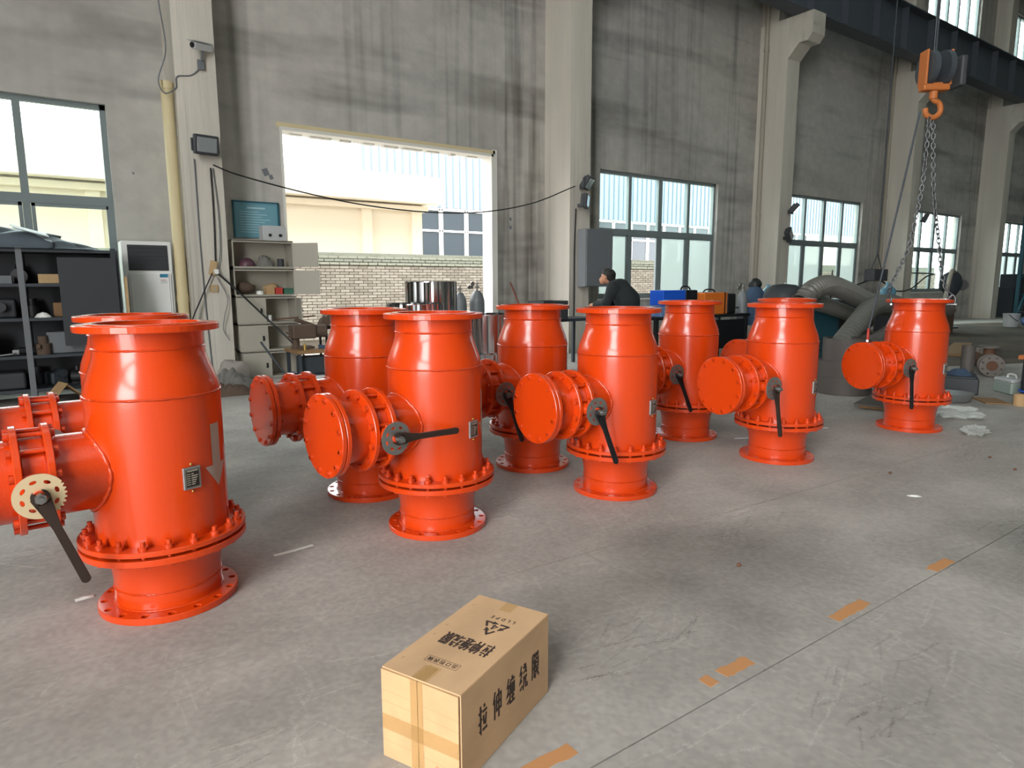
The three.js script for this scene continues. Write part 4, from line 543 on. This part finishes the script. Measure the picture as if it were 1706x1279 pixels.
{
  const t = thing('person', 'person in a dark jacket bending over the bench under the window, seen from behind', 'person', [7.83, 0, -7.86], 3.5); t.scale.setScalar(1.06);
  const hd = [0, 1.405, 0.33];
  mesh('body', merge([sdfMesh([[[0, 1.28, 0.2], [0, 1.37, 0.29], 0.055, 0.05], [[0, 1.4, 0.32], [0, 1.44, 0.33], 0.085, 0.09, 0.85], [[0, 1.35, 0.4], [0, 1.37, 0.4], 0.05, 0.055], [[0, 1.39, 0.42], [0, 1.375, 0.44], 0.014, 0.018], [[-0.085, 1.4, 0.31], [-0.09, 1.42, 0.31], 0.018, 0.018], [[0.085, 1.4, 0.31], [0.09, 1.42, 0.31], 0.018, 0.018]], [-0.16, 1.2, 0.1], [0.16, 1.56, 0.5], 56, 0.02),
    ...[-1, 1].map((s) => sdfMesh([[[s * 0.15, 0.99, 0.46], [s * 0.11, 0.97, 0.54], 0.03, 0.034], ...[0, 1, 2, 3].map((i) => [[s * (0.085 + i * 0.019), 0.965, 0.56], [s * (0.08 + i * 0.018), 0.94, 0.62 - Math.abs(i - 1.5) * 0.008], 0.011, 0.009]), [[s * 0.08, 0.975, 0.53], [s * 0.05, 0.955, 0.565], 0.012, 0.01]], [-0.25, 0.85, 0.4], [0.25, 1.1, 0.68], 80, 0.008))]), M.skin, t).userData.label = 'bowed head and hands';
  mesh('hair', sdfMesh([[[0, 1.45, 0.3], [0, 1.47, 0.33], 0.098, 0.085, 0.9], [[0, 1.4, 0.26], [0, 1.44, 0.27], 0.07, 0.085]], [-0.16, 1.28, 0.14], [0.16, 1.6, 0.46], 44, 0.03), M.hair, t);
  mesh('jacket', sdfMesh([[[0, 0.86, -0.06], [0, 1.06, -0.02], 0.17, 0.18, 1.15], [[0, 1.06, -0.02], [0, 1.24, 0.1], 0.18, 0.15, 1.2], [[-0.17, 1.25, 0.13], [0.17, 1.25, 0.13], 0.1, 0.1], [[0, 1.27, 0.18], [0, 1.31, 0.23], 0.085, 0.075], ...[-1, 1].flatMap((s) => [[[s * 0.2, 1.24, 0.14], [s * 0.27, 1.02, 0.2], 0.085, 0.068], [[s * 0.27, 1.02, 0.2], [s * 0.16, 0.99, 0.44], 0.066, 0.05]])], [-0.45, 0.65, -0.35], [0.45, 1.45, 0.55], 64, 0.05), M.jacket, t);
  mesh('trousers', sdfMesh([[[0, 0.86, -0.07], [0, 0.93, -0.06], 0.15, 0.15, 1.15], ...[-1, 1].flatMap((s) => [[[s * 0.09, 0.86, -0.06], [s * 0.11, 0.48, 0], 0.095, 0.07], [[s * 0.11, 0.48, 0], [s * 0.12, 0.09, -0.05], 0.07, 0.055]])], [-0.5, 0.0, -0.5], [0.5, 1.05, 0.5], 64, 0.04), M.trousers, t);
  mesh('shoe', rb(0.1, 0.08, 0.27, 0.035, -0.12, 0.04, 0.01), M.shoe, t); mesh('shoe', rb(0.1, 0.08, 0.27, 0.035, 0.12, 0.04, 0.01), M.shoe, t);
}
// ---------------------------------------------------------------- welding bench under the window
{
  const t = thing('welding_bench', 'long black welding bench carrying the blue and orange machines', 'workbench', [9.3, 0, -7.75]); mesh('bench_top', rb(2.5, 0.05, 0.7, 0.006, 0, 0.825, 0), M.black, t); for (const x of [-1.18, 0, 1.18]) for (const z of [-0.3, 0.3]) mesh('leg', bx(0.06, 0.8, 0.06, x, 0.4, z), M.black, t); mesh('lower_shelf', bx(2.4, 0.02, 0.6, 0, 0.25, 0), M.darkGrey, t); mesh('front_panel', bx(1.1, 0.5, 0.015, 0.6, 0.5, 0.3), M.black, t);
  const it = (name, label, cat, x, y, z, parts, ry = 0) => { const q = thing(name, label, cat, [x, y, z], ry); for (const [n, g, m] of parts) mesh(n, g, m, q); return q; };
  it('welding_machine', 'bright blue welding machine with black end panel under the window', 'welding machine', 8.72, 1.02, -7.62, [['machine_case', rb(0.55, 0.25, 0.3, 0.01, -0.15, 0.135), M.blue], ['end_panel', rb(0.3, 0.24, 0.3, 0.02, 0.28, 0.14), M.black], ['carry_handle', tube([[0.16, 0.25, 0], [0.2, 0.31, 0], [0.36, 0.31, 0], [0.42, 0.25, 0]], 0.014, 24), M.black], ['vent', [0, 1, 2].map((i) => bx(0.2, 0.008, 0.005, 0.28, 0.1 + i * 0.05, 0.152)), M.darkGrey]]);
  it('battery_charger', 'pale blue steel box beneath the bright blue machine', 'charger', 8.62, 0.85, -7.62, [['case', rb(0.86, 0.165, 0.4, 0.01, 0, 0.083), mat(0x6a86b4, 0.5)], ['control_strip', bx(0.3, 0.04, 0.01, 0.18, 0.12, 0.202), M.white], ['dial', cy(0.02, 0.02, 14, -0.1, 0.1, 0.208, PI / 2), M.black]]);
  it('welding_machine', 'orange welding machine with black ends on the welding bench', 'welding machine', 9.75, 0.85, -7.6, [['machine_case', rb(0.62, 0.38, 0.32, 0.015, -0.14, 0.19), M.orangeBox], ['end_panel', rb(0.24, 0.36, 0.32, 0.03, 0.3, 0.18), M.black], ['carry_handle', tube([[-0.3, 0.37, 0], [-0.26, 0.42, 0], [-0.02, 0.42, 0], [0.02, 0.37, 0]], 0.014, 24), M.darkGrey], ['strap', bx(0.03, 0.385, 0.33, 0.1, 0.19), M.black]]);
  it('angle_grinder_stand', 'small black vise by the welder in front of the window', 'vise', 10.38, 0.85, -7.85, [['vise_body', [rb(0.14, 0.1, 0.2, 0.02, 0, 0.09), rb(0.18, 0.03, 0.16, 0.008, 0, 0.015), rb(0.16, 0.1, 0.04, 0.01, 0, 0.18, 0.05), rb(0.16, 0.1, 0.04, 0.01, 0, 0.18, -0.05)], M.black], ['screw', cy(0.016, 0.26, 12, 0, 0.1, 0.18, PI / 2), M.steelDark]]);
  const m = thing('bench_clutter_box', 'dark open parts box beside the bending person', 'box', [6.75, 0.82, -8.55]); mesh('box_walls', [bx(0.5, 0.3, 0.02, 0, 0.15, 0.2), bx(0.5, 0.3, 0.02, 0, 0.15, -0.2), bx(0.02, 0.3, 0.4, 0.24, 0.15, 0), bx(0.02, 0.3, 0.4, -0.24, 0.15, 0), bx(0.5, 0.02, 0.4, 0, 0.01, 0)], M.darkGrey, m);
  const b2 = thing('work_table', 'low steel work table the person bends over', 'table', [7.0, 0, -8.75]); mesh('table_top', rb(1.5, 0.05, 0.6, 0.006, 0, 0.795, 0), M.steelDark, b2); for (const x of [-0.68, 0.68]) for (const z of [-0.25, 0.25]) mesh('leg', bx(0.05, 0.77, 0.05, x, 0.385, z), M.steelDark, b2);
  gasCylinder('brass topped gas cylinder at the end of the welding bench', 10.78, -7.75, 1.38, 0.1, M.gas, true);
  const st = thing('draped_jacket', 'grey blue jacket hung over a stand beside the gas cylinder', 'jacket', [11.15, 0, -7.75]); mesh('stand_pole', cy(0.02, 1.1, 10, 0, 0.55), M.black, st); mesh('jacket_cloth', bumpy(lathe([[0.02, 1.36], [0.1, 1.33], [0.17, 1.2], [0.2, 1.0], [0.23, 0.75], [0.24, 0.6], [0.22, 0.6], [0.18, 1.0]], 40), 0.045, 7, 21), M.blueCloth, st); mesh('hood', bumpy(new THREE.SphereGeometry(0.12, 20, 14).translate(0, 1.36, 0), 0.02, 9, 25), M.black, st);
  for (const [x, z, l, c] of [[11.72, -7.85, 'water dispenser with a blue tinted bottle', 1], [12.15, -7.75, 'water dispenser with a cone shaped bottle by the third column', 0]]) { const w = thing('water_dispenser', l, 'water dispenser', [x, 0, z]); mesh('dispenser_body', rb(0.3, 1.02, 0.3, 0.02, 0, 0.51), c ? M.teal : M.lightGrey, w); mesh('water_bottle', c ? lathe([[0, 1.02], [0.1, 1.03], [0.135, 1.08], [0.135, 1.2], [0.1, 1.26], [0.04, 1.3], [0.03, 1.37, 1], [0, 1.37]], 28) : lathe([[0, 1.02], [0.15, 1.03], [0.15, 1.12], [0.1, 1.25], [0.02, 1.4]], 28), c ? M.jugBlue : M.lightGrey, w); mesh('tap', rb(0.03, 0.05, 0.05, 0.008, 0, 0.85, 0.165), M.blue, w); }
}
// ---------------------------------------------------------------- fume extraction: cabinet, corrugated hoses, separator drum
function corrugated(pts, r, seg = 150, amp = 0.03) { seg = Math.round(seg * 1.6); const g = tube(pts, r, seg, 20), p = g.attributes.position, n = g.attributes.normal; for (let i = 0; i < p.count; i++) { const j = Math.floor(i / 21), k = [0.5, 0.35, -0.5, -0.35][j % 4] * amp; p.setXYZ(i, p.getX(i) + n.getX(i) * k, p.getY(i) + n.getY(i) * k, p.getZ(i) + n.getZ(i) * k); } g.computeVertexNormals(); return g; }
{
  const t = thing('fume_extractor', 'dark teal fume extractor cabinet under the big grey hose', 'extractor', [10.5, 0, -6.35]); mesh('cabinet_body', rb(0.9, 1.05, 0.8, 0.015, 0, 0.525), M.teal, t); mesh('door_panel', rb(0.8, 0.85, 0.02, 0.006, 0, 0.5, 0.405), M.teal, t); mesh('louvre', [0, 1, 2, 3].map((i) => bx(0.5, 0.015, 0.012, 0, 0.3 + i * 0.06, 0.418)), M.black, t); mesh('fan_dome', lathe([[0.32, 1.04], [0.32, 1.18], [0.28, 1.3], [0.18, 1.36], [0, 1.38]], 36), M.darkGrey, t, -0.5, 0, -0.05); mesh('outlet_collar', cy(0.14, 0.12, 28, 0.25, 1.1), M.galv, t);
  tag(mesh('corrugated_hose', corrugated([[9.0, 1.12, -5.45], [9.12, 1.26, -5.42], [9.5, 1.36, -5.4], [10.07, 1.27, -5.4], [10.8, 1.1, -5.45], [11.9, 0.96, -5.6], [12.9, 0.86, -5.8]], 0.135, 190), M.duct, scene), 'upper thick grey corrugated hose arching over the teal extractor', 'hose');
  tag(mesh('corrugated_hose', corrugated([[9.3, 1.12, -5.72], [9.7, 1.1, -5.7], [10.4, 0.98, -5.72], [11.2, 0.84, -5.85], [12.2, 0.7, -6.1]], 0.11, 120), M.duct, scene), 'second corrugated hose running just below the arching one', 'hose');
  tag(mesh('corrugated_hose', corrugated([[8.36, 0.55, -4.54], [8.75, 0.72, -4.6], [9.3, 0.9, -4.74], [9.9, 1.03, -4.92], [10.6, 1.08, -5.02], [11.3, 1.0, -5.08]], 0.13, 90, 0.02), M.duct, scene), 'corrugated hose slanting down into the grey drum', 'hose');
  tag(mesh('corrugated_hose', corrugated([[8.34, 0.5, -4.26], [8.8, 0.62, -4.28], [9.4, 0.75, -4.35], [10.2, 0.9, -4.5], [11.4, 0.95, -4.7], [12.3, 0.95, -4.85]], 0.11, 90, 0.012), M.tankGrey, scene), 'smoother grey hose lying right of the slanting one', 'hose');
  const d = thing('stepped_drum', 'stepped grey steel drum behind the chained separator', 'drum', [8.3, 0, -4.4]); mesh('top_ring', lathe([[0.24, 0.7], [0.27, 0.7, 1], [0.27, 0.4]], 44), M.tankGrey, d); mesh('middle_ring', lathe([[0.27, 0.42], [0.31, 0.42, 1], [0.31, 0.2]], 44), M.tankGrey, d); mesh('bottom_ring', lathe([[0.31, 0.21], [0.33, 0.21, 1], [0.33, 0.0, 1], [0, 0]], 44), M.tankGrey, d); mesh('lid', cy(0.24, 0.02, 40, 0, 0.5), M.tankGrey, d);
  const k = thing('lathe_machine', 'black machine tool standing behind the hoses', 'machine', [12.1, 0, -7.15]); mesh('bed', [rb(2.0, 0.3, 0.5, 0.03, 0, 0.62), rb(0.4, 0.5, 0.45, 0.02, -0.7, 0.25), rb(0.4, 0.5, 0.45, 0.02, 0.7, 0.25)], M.black, k); mesh('headstock', rb(0.45, 0.4, 0.42, 0.03, -0.7, 0.95), M.black, k); mesh('tailstock', rb(0.25, 0.3, 0.3, 0.03, 0.75, 0.9), M.black, k); mesh('chuck', cy(0.13, 0.1, 24, -0.43, 0.97, 0, 0, 0, PI / 2), M.steelDark, k);
  tag(mesh('steel_plate', rb(1.1, 0.02, 0.34, 0.004, 0, 0.05), M.tankGrey, scene, 7.9, 0, -3.72, 0, 0.25, 0.0), 'steel plate lying on blocks in front of the stepped drum', 'plate');
  for (const [x, z] of [[7.5, -3.6], [8.3, -3.81]]) tag(mesh('timber_block', rb(0.1, 0.04, 0.3, 0.004, 0, 0.02), M.wood, scene, x, 0, z, 0, 0.25), x < 8 ? 'left timber block under the steel plate' : 'right timber block under the steel plate', 'block');
  const pc = thing('control_pendant', 'grey crane control box hanging on cables by the far column', 'control box', [12.77, 1.42, -6.3]); mesh('box_case', rb(0.5, 0.22, 0.2, 0.02, 0, 0.11), M.darkGrey, pc); mesh('hanger', [rod([-0.2, 0.2, 0], [0, 0.5, 0], 0.01), rod([0.2, 0.2, 0], [0, 0.5, 0], 0.01), rod([0, 0.5, 0], [0, 7.9, 0], 0.012)], M.steelDark, pc);
  tag(mesh('yellow_bucket', lathe([[0, 0], [0.11, 0, 1], [0.13, 0.2, 1], [0.12, 0.2, 1], [0.1, 0.01]], 24), M.yellow, scene, 8.73, 0.421, -3.9), 'yellow bucket lid just above the chained branch pipe', 'bucket');
  tag(mesh('low_cabinet', rb(0.34, 0.42, 0.28, 0.01, 0, 0.21), M.darkGrey, scene, 8.73, 0, -3.9), 'dark low cabinet under the yellow bucket', 'cabinet');
}
// ---------------------------------------------------------------- hoist hook, chains and sling
{
  const t = thing('hoist_hook_block', 'orange crane hook block hanging over the chained separator', 'hook', [6.76, 2.98, -2.95], -0.6);
  mesh('sheave_cover', [cy(0.15, 0.05, 30, -0.07, 0.32, 0, 0, 0, PI / 2), cy(0.15, 0.05, 30, 0.07, 0.32, 0, 0, 0, PI / 2)], M.steelDark, t); mesh('cheek_plate', [rb(0.02, 0.3, 0.12, 0.006, -0.11, 0.32), rb(0.02, 0.3, 0.12, 0.006, 0.11, 0.32)], M.orangeHook, t); mesh('crosshead', [rb(0.24, 0.07, 0.1, 0.015, 0, 0.16), cy(0.035, 0.1, 16, 0, 0.11)], M.orangeHook, t);
  mesh('hook', tube([[0, 0.12, 0], [0, 0.06, 0], [0.06, 0.02, 0], [0.075, -0.05, 0], [0.02, -0.1, 0], [-0.05, -0.075, 0], [-0.065, -0.02, 0]], 0.024, 50, 12), M.orangeHook, t); mesh('swivel_guard', rb(0.06, 0.26, 0.2, 0.02, 0.24, 0.3, -0.06), M.darkGrey, t);
  const link = new THREE.TorusGeometry(0.016, 0.0052, 6, 14).scale(1, 1.75, 1);
  const chain = (label, pts) => { const c = new THREE.CatmullRomCurve3(pts.map((p) => V3(...p)), false, 'centripetal'), L = c.getLength(), n = Math.round(L / 0.043), g = thing('lifting_chain', label, 'chain', [0, 0, 0], 0, 'lifting chains'); for (let i = 0; i <= n; i++) { const u = i / n, p = c.getPointAt(u), d = c.getTangentAt(u), m = new THREE.Mesh(link, M.chain); m.name = 'chain_link'; m.castShadow = m.receiveShadow = true; m.position.copy(p); m.quaternion.setFromUnitVectors(V3(0, 1, 0), d).multiply(new THREE.Quaternion().setFromAxisAngle(V3(0, 1, 0), (i % 2) * PI / 2 + 0.4)); g.add(m); } return g; };
  chain('lifting chain curving slack to the left rim of the chained separator', [[6.72, 2.85, -2.95], [6.7, 2.3, -2.95], [6.66, 1.95, -2.97], [6.62, 1.7, -2.99], [6.52, 1.48, -3.03], [6.49, 1.37, -3.06], [6.53, 1.29, -3.09]]);
  chain('lifting chain hanging straight to the right rim of the chained separator', [[6.8, 2.85, -2.95], [6.83, 2.2, -2.9], [6.88, 1.75, -2.84], [6.9, 1.4, -2.78], [6.93, 1.28, -2.73]]);
  for (const [x, z, a, l] of [[6.555, -3.075, 0.5, 'shackle pinned through the left rim of the chained separator'], [6.915, -2.70, -1.1, 'shackle pinned through the right rim of the chained separator']]) { const s = thing('shackle', l, 'shackle', [x, 1.195, z], a); mesh('bow', tube([[-0.022, 0, 0], [-0.026, 0.05, 0], [0, 0.085, 0], [0.026, 0.05, 0], [0.022, 0, 0]], 0.008, 24, 8), M.chain, s); mesh('pin', cy(0.009, 0.08, 10, 0, -0.002, 0, 0, 0, PI / 2), M.steel, s); }
  tag(mesh('wire_sling', [tube([[6.62, 2.92, -2.99], [6.42, 2.0, -3.03], [6.17, 0.98, -3.07]], 0.009, 40, 8)], M.steelDark, scene), 'thin wire sling running from the hook to the branch pipe', 'sling');
  { const s = thing('shackle', 'reddish shackle on top of the chained separator branch pipe', 'shackle', [6.165, 0.89, -3.07], 0.4); mesh('bow', tube([[-0.03, -0.045, 0], [-0.034, 0.03, 0], [0, 0.085, 0], [0.034, 0.03, 0], [0.03, -0.045, 0]], 0.01, 24, 8), M.red, s); mesh('pin', cy(0.011, 0.1, 10, 0, -0.02, 0, 0, 0, PI / 2), M.steel, s); }
  for (const [dx, dz, l] of [[-0.13, 0.03, 'leftmost hoist rope above the hook block'], [-0.02, 0.0, 'second hoist rope above the hook block'], [0.08, -0.05, 'third hoist rope above the hook block'], [0.17, -0.1, 'rightmost hoist rope above the hook block']]) tag(mesh('hoist_rope', rod([6.76 + dx, 3.32, -2.95 + dz], [6.76 + dx * 1.6, 8.78, -2.95 + dz * 1.6], 0.0065, 8), M.steelDark, scene), l, 'rope');
  const b = thing('bridge_crane', 'overhead bridge crane girder the hoist ropes run up to', 'crane', [6.8, 9.3, 0.3]); mesh('girder', bx(0.5, 0.9, 21, 0, 0.45, 0), M.orangeHook, b); mesh('hoist_body', [rb(0.9, 0.5, 1.0, 0.04, 0, -0.15, -3.25), cy(0.22, 0.9, 24, 0, -0.25, -3.25, 0, 0, PI / 2)], M.steelDark, b); for (const z of [-10.18, 10.1]) mesh('end_carriage', rb(2.6, 0.4, 0.3, 0.03, 0, 0.25, z), M.orangeHook, b);
}
// ---------------------------------------------------------------- pipe parts and clutter on the right
{
  const it = (name, label, cat, geo, m, x, y, z, ry = 0) => tag(mesh(name, geo, m, scene, x, y, z, 0, ry), label, cat);
  it('pipe_stub', 'upright brown steel pipe stub right of the chained separator', 'pipe', lathe([[0.075, 0], [0.08, 0, 1], [0.08, 0.55, 1], [0.07, 0.55, 1], [0.07, 0.02]], 32), M.tankGrey, 10.2, 0, -3.72);
  { const t = thing('flanged_tee', 'flanged steel pipe tee lying on the floor at right', 'pipe fitting', [11.6, 0.17, -3.95], 0.5); const fl = (x) => T(ring(0.16, 0.07, 0.03, 8, 0.012, 0.125, 40), x, 0, 0, 0, 0, PI / 2); mesh('tee_pipe', [rod([-0.25, 0, 0], [1.1, 0, 0], 0.085, 24), cy(0.075, 0.25, 22, 0.05, 0.12)], M.rust, t); mesh('tee_flange', fl(-0.23), mat(0x6f6862, 0.6, 0.3), t); mesh('tee_flange', fl(-0.05), mat(0x6f6862, 0.6, 0.3), t); mesh('tee_flange', T(ring(0.14, 0.06, 0.025, 8, 0.01, 0.11, 40), 0.05, 0.24), mat(0x6f6862, 0.6, 0.3), t); mesh('tee_flange', fl(1.12), mat(0x6f6862, 0.6, 0.3), t); }
  { const t = thing('flange_ring', 'dark flange ring standing on edge beside the pipe stub', 'flange', [9.95, 0.145, -4.25], 0.6); mesh('ring_body', T(ring(0.14, 0.075, 0.035, 8, 0.012, 0.112, 44), 0, 0, 0, PI / 2), M.zincDull, t); }
  { const t = thing('tool_case', 'pale grey plastic tool case with handle on the floor at right', 'case', [9.95, 0, -3.12], 0.9); mesh('case_body', rb(0.34, 0.15, 0.22, 0.02, 0, 0.075), mat(0x8f9c94, 0.5), t); mesh('case_lid', rb(0.345, 0.05, 0.225, 0.02, 0, 0.17), M.lightGrey, t); mesh('handle', tube([[-0.08, 0.19, 0], [-0.07, 0.23, 0], [0.07, 0.23, 0], [0.08, 0.19, 0]], 0.011, 24), M.white, t); }
  { const t = thing('metal_basin', 'shallow steel basin on the floor behind the plastic bags', 'basin', [8.72, 0, -3.3]); mesh('bowl', lathe([[0, 0.012], [0.17, 0.012, 1], [0.21, 0.1], [0.22, 0.105, 1], [0.205, 0.098], [0.165, 0.02], [0, 0.02]], 36), M.galv, t); }
  it('plywood_offcut', 'thin plywood offcut lying flat near the steel basin', 'board', rb(0.4, 0.014, 0.26, 0.003, 0, 0.008), M.wood, 9.05, 0, -3.02, 0.7);
  it('short_pipe_ring', 'short brown pipe ring standing near the tool case', 'pipe', lathe([[0.058, 0], [0.065, 0, 1], [0.065, 0.13, 1], [0.057, 0.13, 1], [0.057, 0.01]], 28), M.cardboard, 9.0, 0, -2.72);
  it('dark_crate', 'dark plastic crate behind the steel basin', 'crate', [rb(0.7, 0.2, 0.4, 0.02, 0, 0.1), bx(0.62, 0.02, 0.32, 0, 0.205)], M.darkGrey, 9.65, 0, -3.6, 0.4);
  it('blue_cloth', 'dark blue cloth dropped on the dark crate', 'cloth', cloth(0.4, 0.26, 0.07, 111, 20, 16, 5), M.blueCloth, 9.6, 0.216, -3.58, 0.5);
  it('steel_channel', 'rusty steel channel lying right of the chained separator', 'channel', [bx(0.9, 0.012, 0.12, 0, 0.006), bx(0.9, 0.06, 0.01, 0, 0.03, 0.055), bx(0.9, 0.06, 0.01, 0, 0.03, -0.055)], M.tankGrey, 10.3, 0, -4.15, 0.25);
  { const t = thing('waste_drum', 'dark waste drum with a plywood lid at the right edge', 'drum', [9.5, 0, -2.66]); mesh('drum_shell', lathe([[0, 0], [0.2, 0, 1], [0.215, 0.2], [0.22, 0.22], [0.215, 0.24], [0.215, 0.48], [0.22, 0.5, 1], [0, 0.5]], 36), M.darkGrey, t); mesh('lid_board', rb(0.46, 0.05, 0.42, 0.01, 0, 0.526), M.orangeHook, t); mesh('rope_loop', T(new THREE.TorusGeometry(0.222, 0.012, 8, 40).rotateX(PI / 2), 0, 0.12), M.blue, t); }
  for (let k = 0; k < 5; k++) it('pallet_board', ['front-most', 'second', 'third', 'fourth', 'rearmost'][k] + ' of the loose boards lying flat on the far floor at right', 'board', rb(3.2 - k * 0.3, 0.05, 0.34, 0.005, 0, 0.03), k % 2 ? M.wood : M.tankGrey, 15.0 + k * 0.4, 0, -5.2 - k * 0.62, 0.3);
  { const t = thing('rust_table', 'rusty brown box table carrying a white basin in the far right', 'table', [19.9, 0, -8.2], 0.25); mesh('table_box', rb(1.5, 0.58, 0.8, 0.01, 0, 0.29), M.rust, t); mesh('table_top', rb(1.62, 0.05, 0.9, 0.01, 0, 0.605), M.cardboard, t); }
  it('white_basin', 'white plastic basin on the rusty table', 'basin', lathe([[0, 0.01], [0.16, 0.01, 1], [0.22, 0.19], [0.24, 0.2, 1], [0.21, 0.185], [0.15, 0.02], [0, 0.02]], 32), M.white, 19.35, 0.631, -8.1);
  it('small_bottle', 'small capped bottle on the rusty table', 'bottle', lathe([[0, 0], [0.06, 0, 1], [0.06, 0.2], [0.025, 0.27], [0.025, 0.32, 1], [0, 0.32]], 18), M.red, 20.5, 0.631, -8.25);
  { const t = thing('bench_grinder', 'dark grinder stand with looping hoses by the fifth column', 'grinder', [22.6, 0, -8.9]); mesh('pedestal', [cy(0.1, 1.1, 18, 0, 0.55), cy(0.3, 0.05, 24, 0, 0.025)], M.steelDark, t); mesh('motor', bumpy(new THREE.SphereGeometry(0.34, 26, 18).scale(0.9, 1.2, 0.8).translate(0, 1.35, 0), 0.06, 4, 31), M.steelDark, t); mesh('hose', [tube([[-0.1, 1.7, 0.1], [-0.5, 1.72, 0.2], [-0.75, 1.5, 0.25], [-0.8, 0.9, 0.2], [-0.75, 0.6, 0.1]], 0.06, 40, 10)], M.pipeGrey, t); mesh('wheel', cy(0.16, 0.05, 26, 0.3, 1.3, 0.2, 0, 0.4, PI / 2), M.black, t); }
  it('window_cable', 'dark cable drooping in waves before the far window', 'cable', tube([[-3.3, 0.15, -1.36], [-3, 0.1, -0.2], [-1.6, 0.32, 0], [-0.6, 0.0, 0], [0.4, 0.02, 0], [1.4, 0.4, 0], [2.4, 0.5, -0.2], [2.8, 0.55, -1.36]], 0.022, 60, 6), M.black, 21.2, 1.16, -9.62);
  { const t = thing('water_jug', 'blue white water jug standing by the far window', 'jug', [19.6, 0.0, -9.3]); mesh('stand', rb(0.5, 0.88, 0.4, 0.01, 0, 0.44), M.darkGrey, t); mesh('bottle', lathe([[0, 0.88], [0.2, 0.88, 1], [0.2, 1.2], [0.08, 1.3], [0.07, 1.4, 1], [0, 1.4]], 26), M.jugBlue, t); }
  { const t = thing('white_bucket', 'white plastic bucket at the foot of the fifth column', 'bucket', [24.6, 0, -7.9]); mesh('bucket_body', lathe([[0, 0.01], [0.19, 0.01, 1], [0.23, 0.42, 1], [0.215, 0.42, 1], [0.18, 0.03], [0, 0.03]], 30), M.lightGrey, t); mesh('handle', tube([[-0.23, 0.4, 0], [-0.2, 0.25, 0.16], [0, 0.17, 0.24], [0.2, 0.25, 0.16], [0.23, 0.4, 0]], 0.01, 30), M.steelDark, t); }
  it('blue_sack', 'blue crumpled sack beside the white bucket', 'sack', bumpy(new THREE.SphereGeometry(0.3, 24, 16).scale(1.4, 0.75, 0.9).translate(0, 0.2, 0), 0.08, 5, 41), mat(0x3f5f94, 0.7), 24.4, 0, -7.3);
  { const t = thing('steel_stair', 'dark green steel stair with diagonal stringers at the right edge', 'stair', [30.9, 0, -9.1]); for (const z of [-0.4, 0.4]) { mesh('stringer', beam([-0.9, 0.0, z], [2.6, 4.4, z], 0.2, 0.06), M.teal, t); mesh('post', bx(0.12, 4.6, 0.12, 2.6, 2.3, z), M.teal, t); } for (let i = 1; i < 16; i++) mesh('tread', bx(0.24, 0.03, 0.8, -0.9 + 3.5 * i / 16, 4.4 * i / 16, 0), M.steelDark, t); mesh('platform', bx(2.4, 0.08, 1.2, 3.8, 4.42, 0), M.steelDark, t); }
  { const t = thing('scaffold_frame', 'dark green scaffold frame standing by the fifth column', 'frame', [30.7, 0, -9.75]); for (const x of [0, 1.6]) mesh('upright', bx(0.12, 4.2, 0.12, x, 2.1, 0), M.teal, t); for (const y of [0.9, 1.6, 2.4, 3.2, 4.0]) mesh('crossbar', bx(1.6, 0.07, 0.06, 0.8, y, 0), M.teal, t); }
  { const t = thing('dark_machine_bank', 'bank of dark machinery under the rightmost window', 'machine', [33.5, 0, -10.42]); mesh('cabinet', [rb(4.2, 1.2, 0.64, 0.03, 0, 0.6), rb(1.2, 0.5, 0.6, 0.03, -1.2, 1.45)], M.steelDark, t); mesh('panel', bx(3.8, 0.8, 0.02, 0, 0.6, 0.325), M.darkGrey, t); }
  { const t = thing('tool_cabinet', 'dark tool cabinet below the third window', 'cabinet', [17.8, 0, -9.9]); mesh('cabinet_body', rb(3.0, 0.95, 0.7, 0.02, 0, 0.475), M.steelDark, t); for (let i = 0; i < 4; i++) { const d = mesh('drawer', rb(0.7, 0.8, 0.02, 0.006, -1.1 + i * 0.73, 0.5, 0.36), M.darkGrey, t); mesh('handle', rb(0.16, 0.02, 0.02, 0.005, -1.1 + i * 0.73, 0.8, 0.38), M.galv, d); } }
  { const t = thing('hose_reel', 'large wire spoked hose reel standing before the third window', 'reel', [15.9, 1.33, -8.9], 0.5); mesh('rim', new THREE.TorusGeometry(0.36, 0.014, 8, 44), M.steelDark, t); for (let i = 0; i < 6; i++) mesh('spoke', T(cy(0.008, 0.72, 6), 0, 0, 0, 0, 0, i * PI / 6), M.steelDark, t); mesh('stand', bx(0.06, 1.0, 0.06, 0, -0.83, 0), M.steelDark, t); }
  it('floor_cable', 'pale cable lying on the floor between back and front separators', 'cable', tube([[5.0, 0.008, -3.6], [5.25, 0.008, -3.48], [5.5, 0.008, -3.42], [5.7, 0.008, -3.55], [6.1, 0.008, -3.35]], 0.008, 50, 6), M.lightGrey, 0, 0, 0);
}
renderer.render(scene, camera);
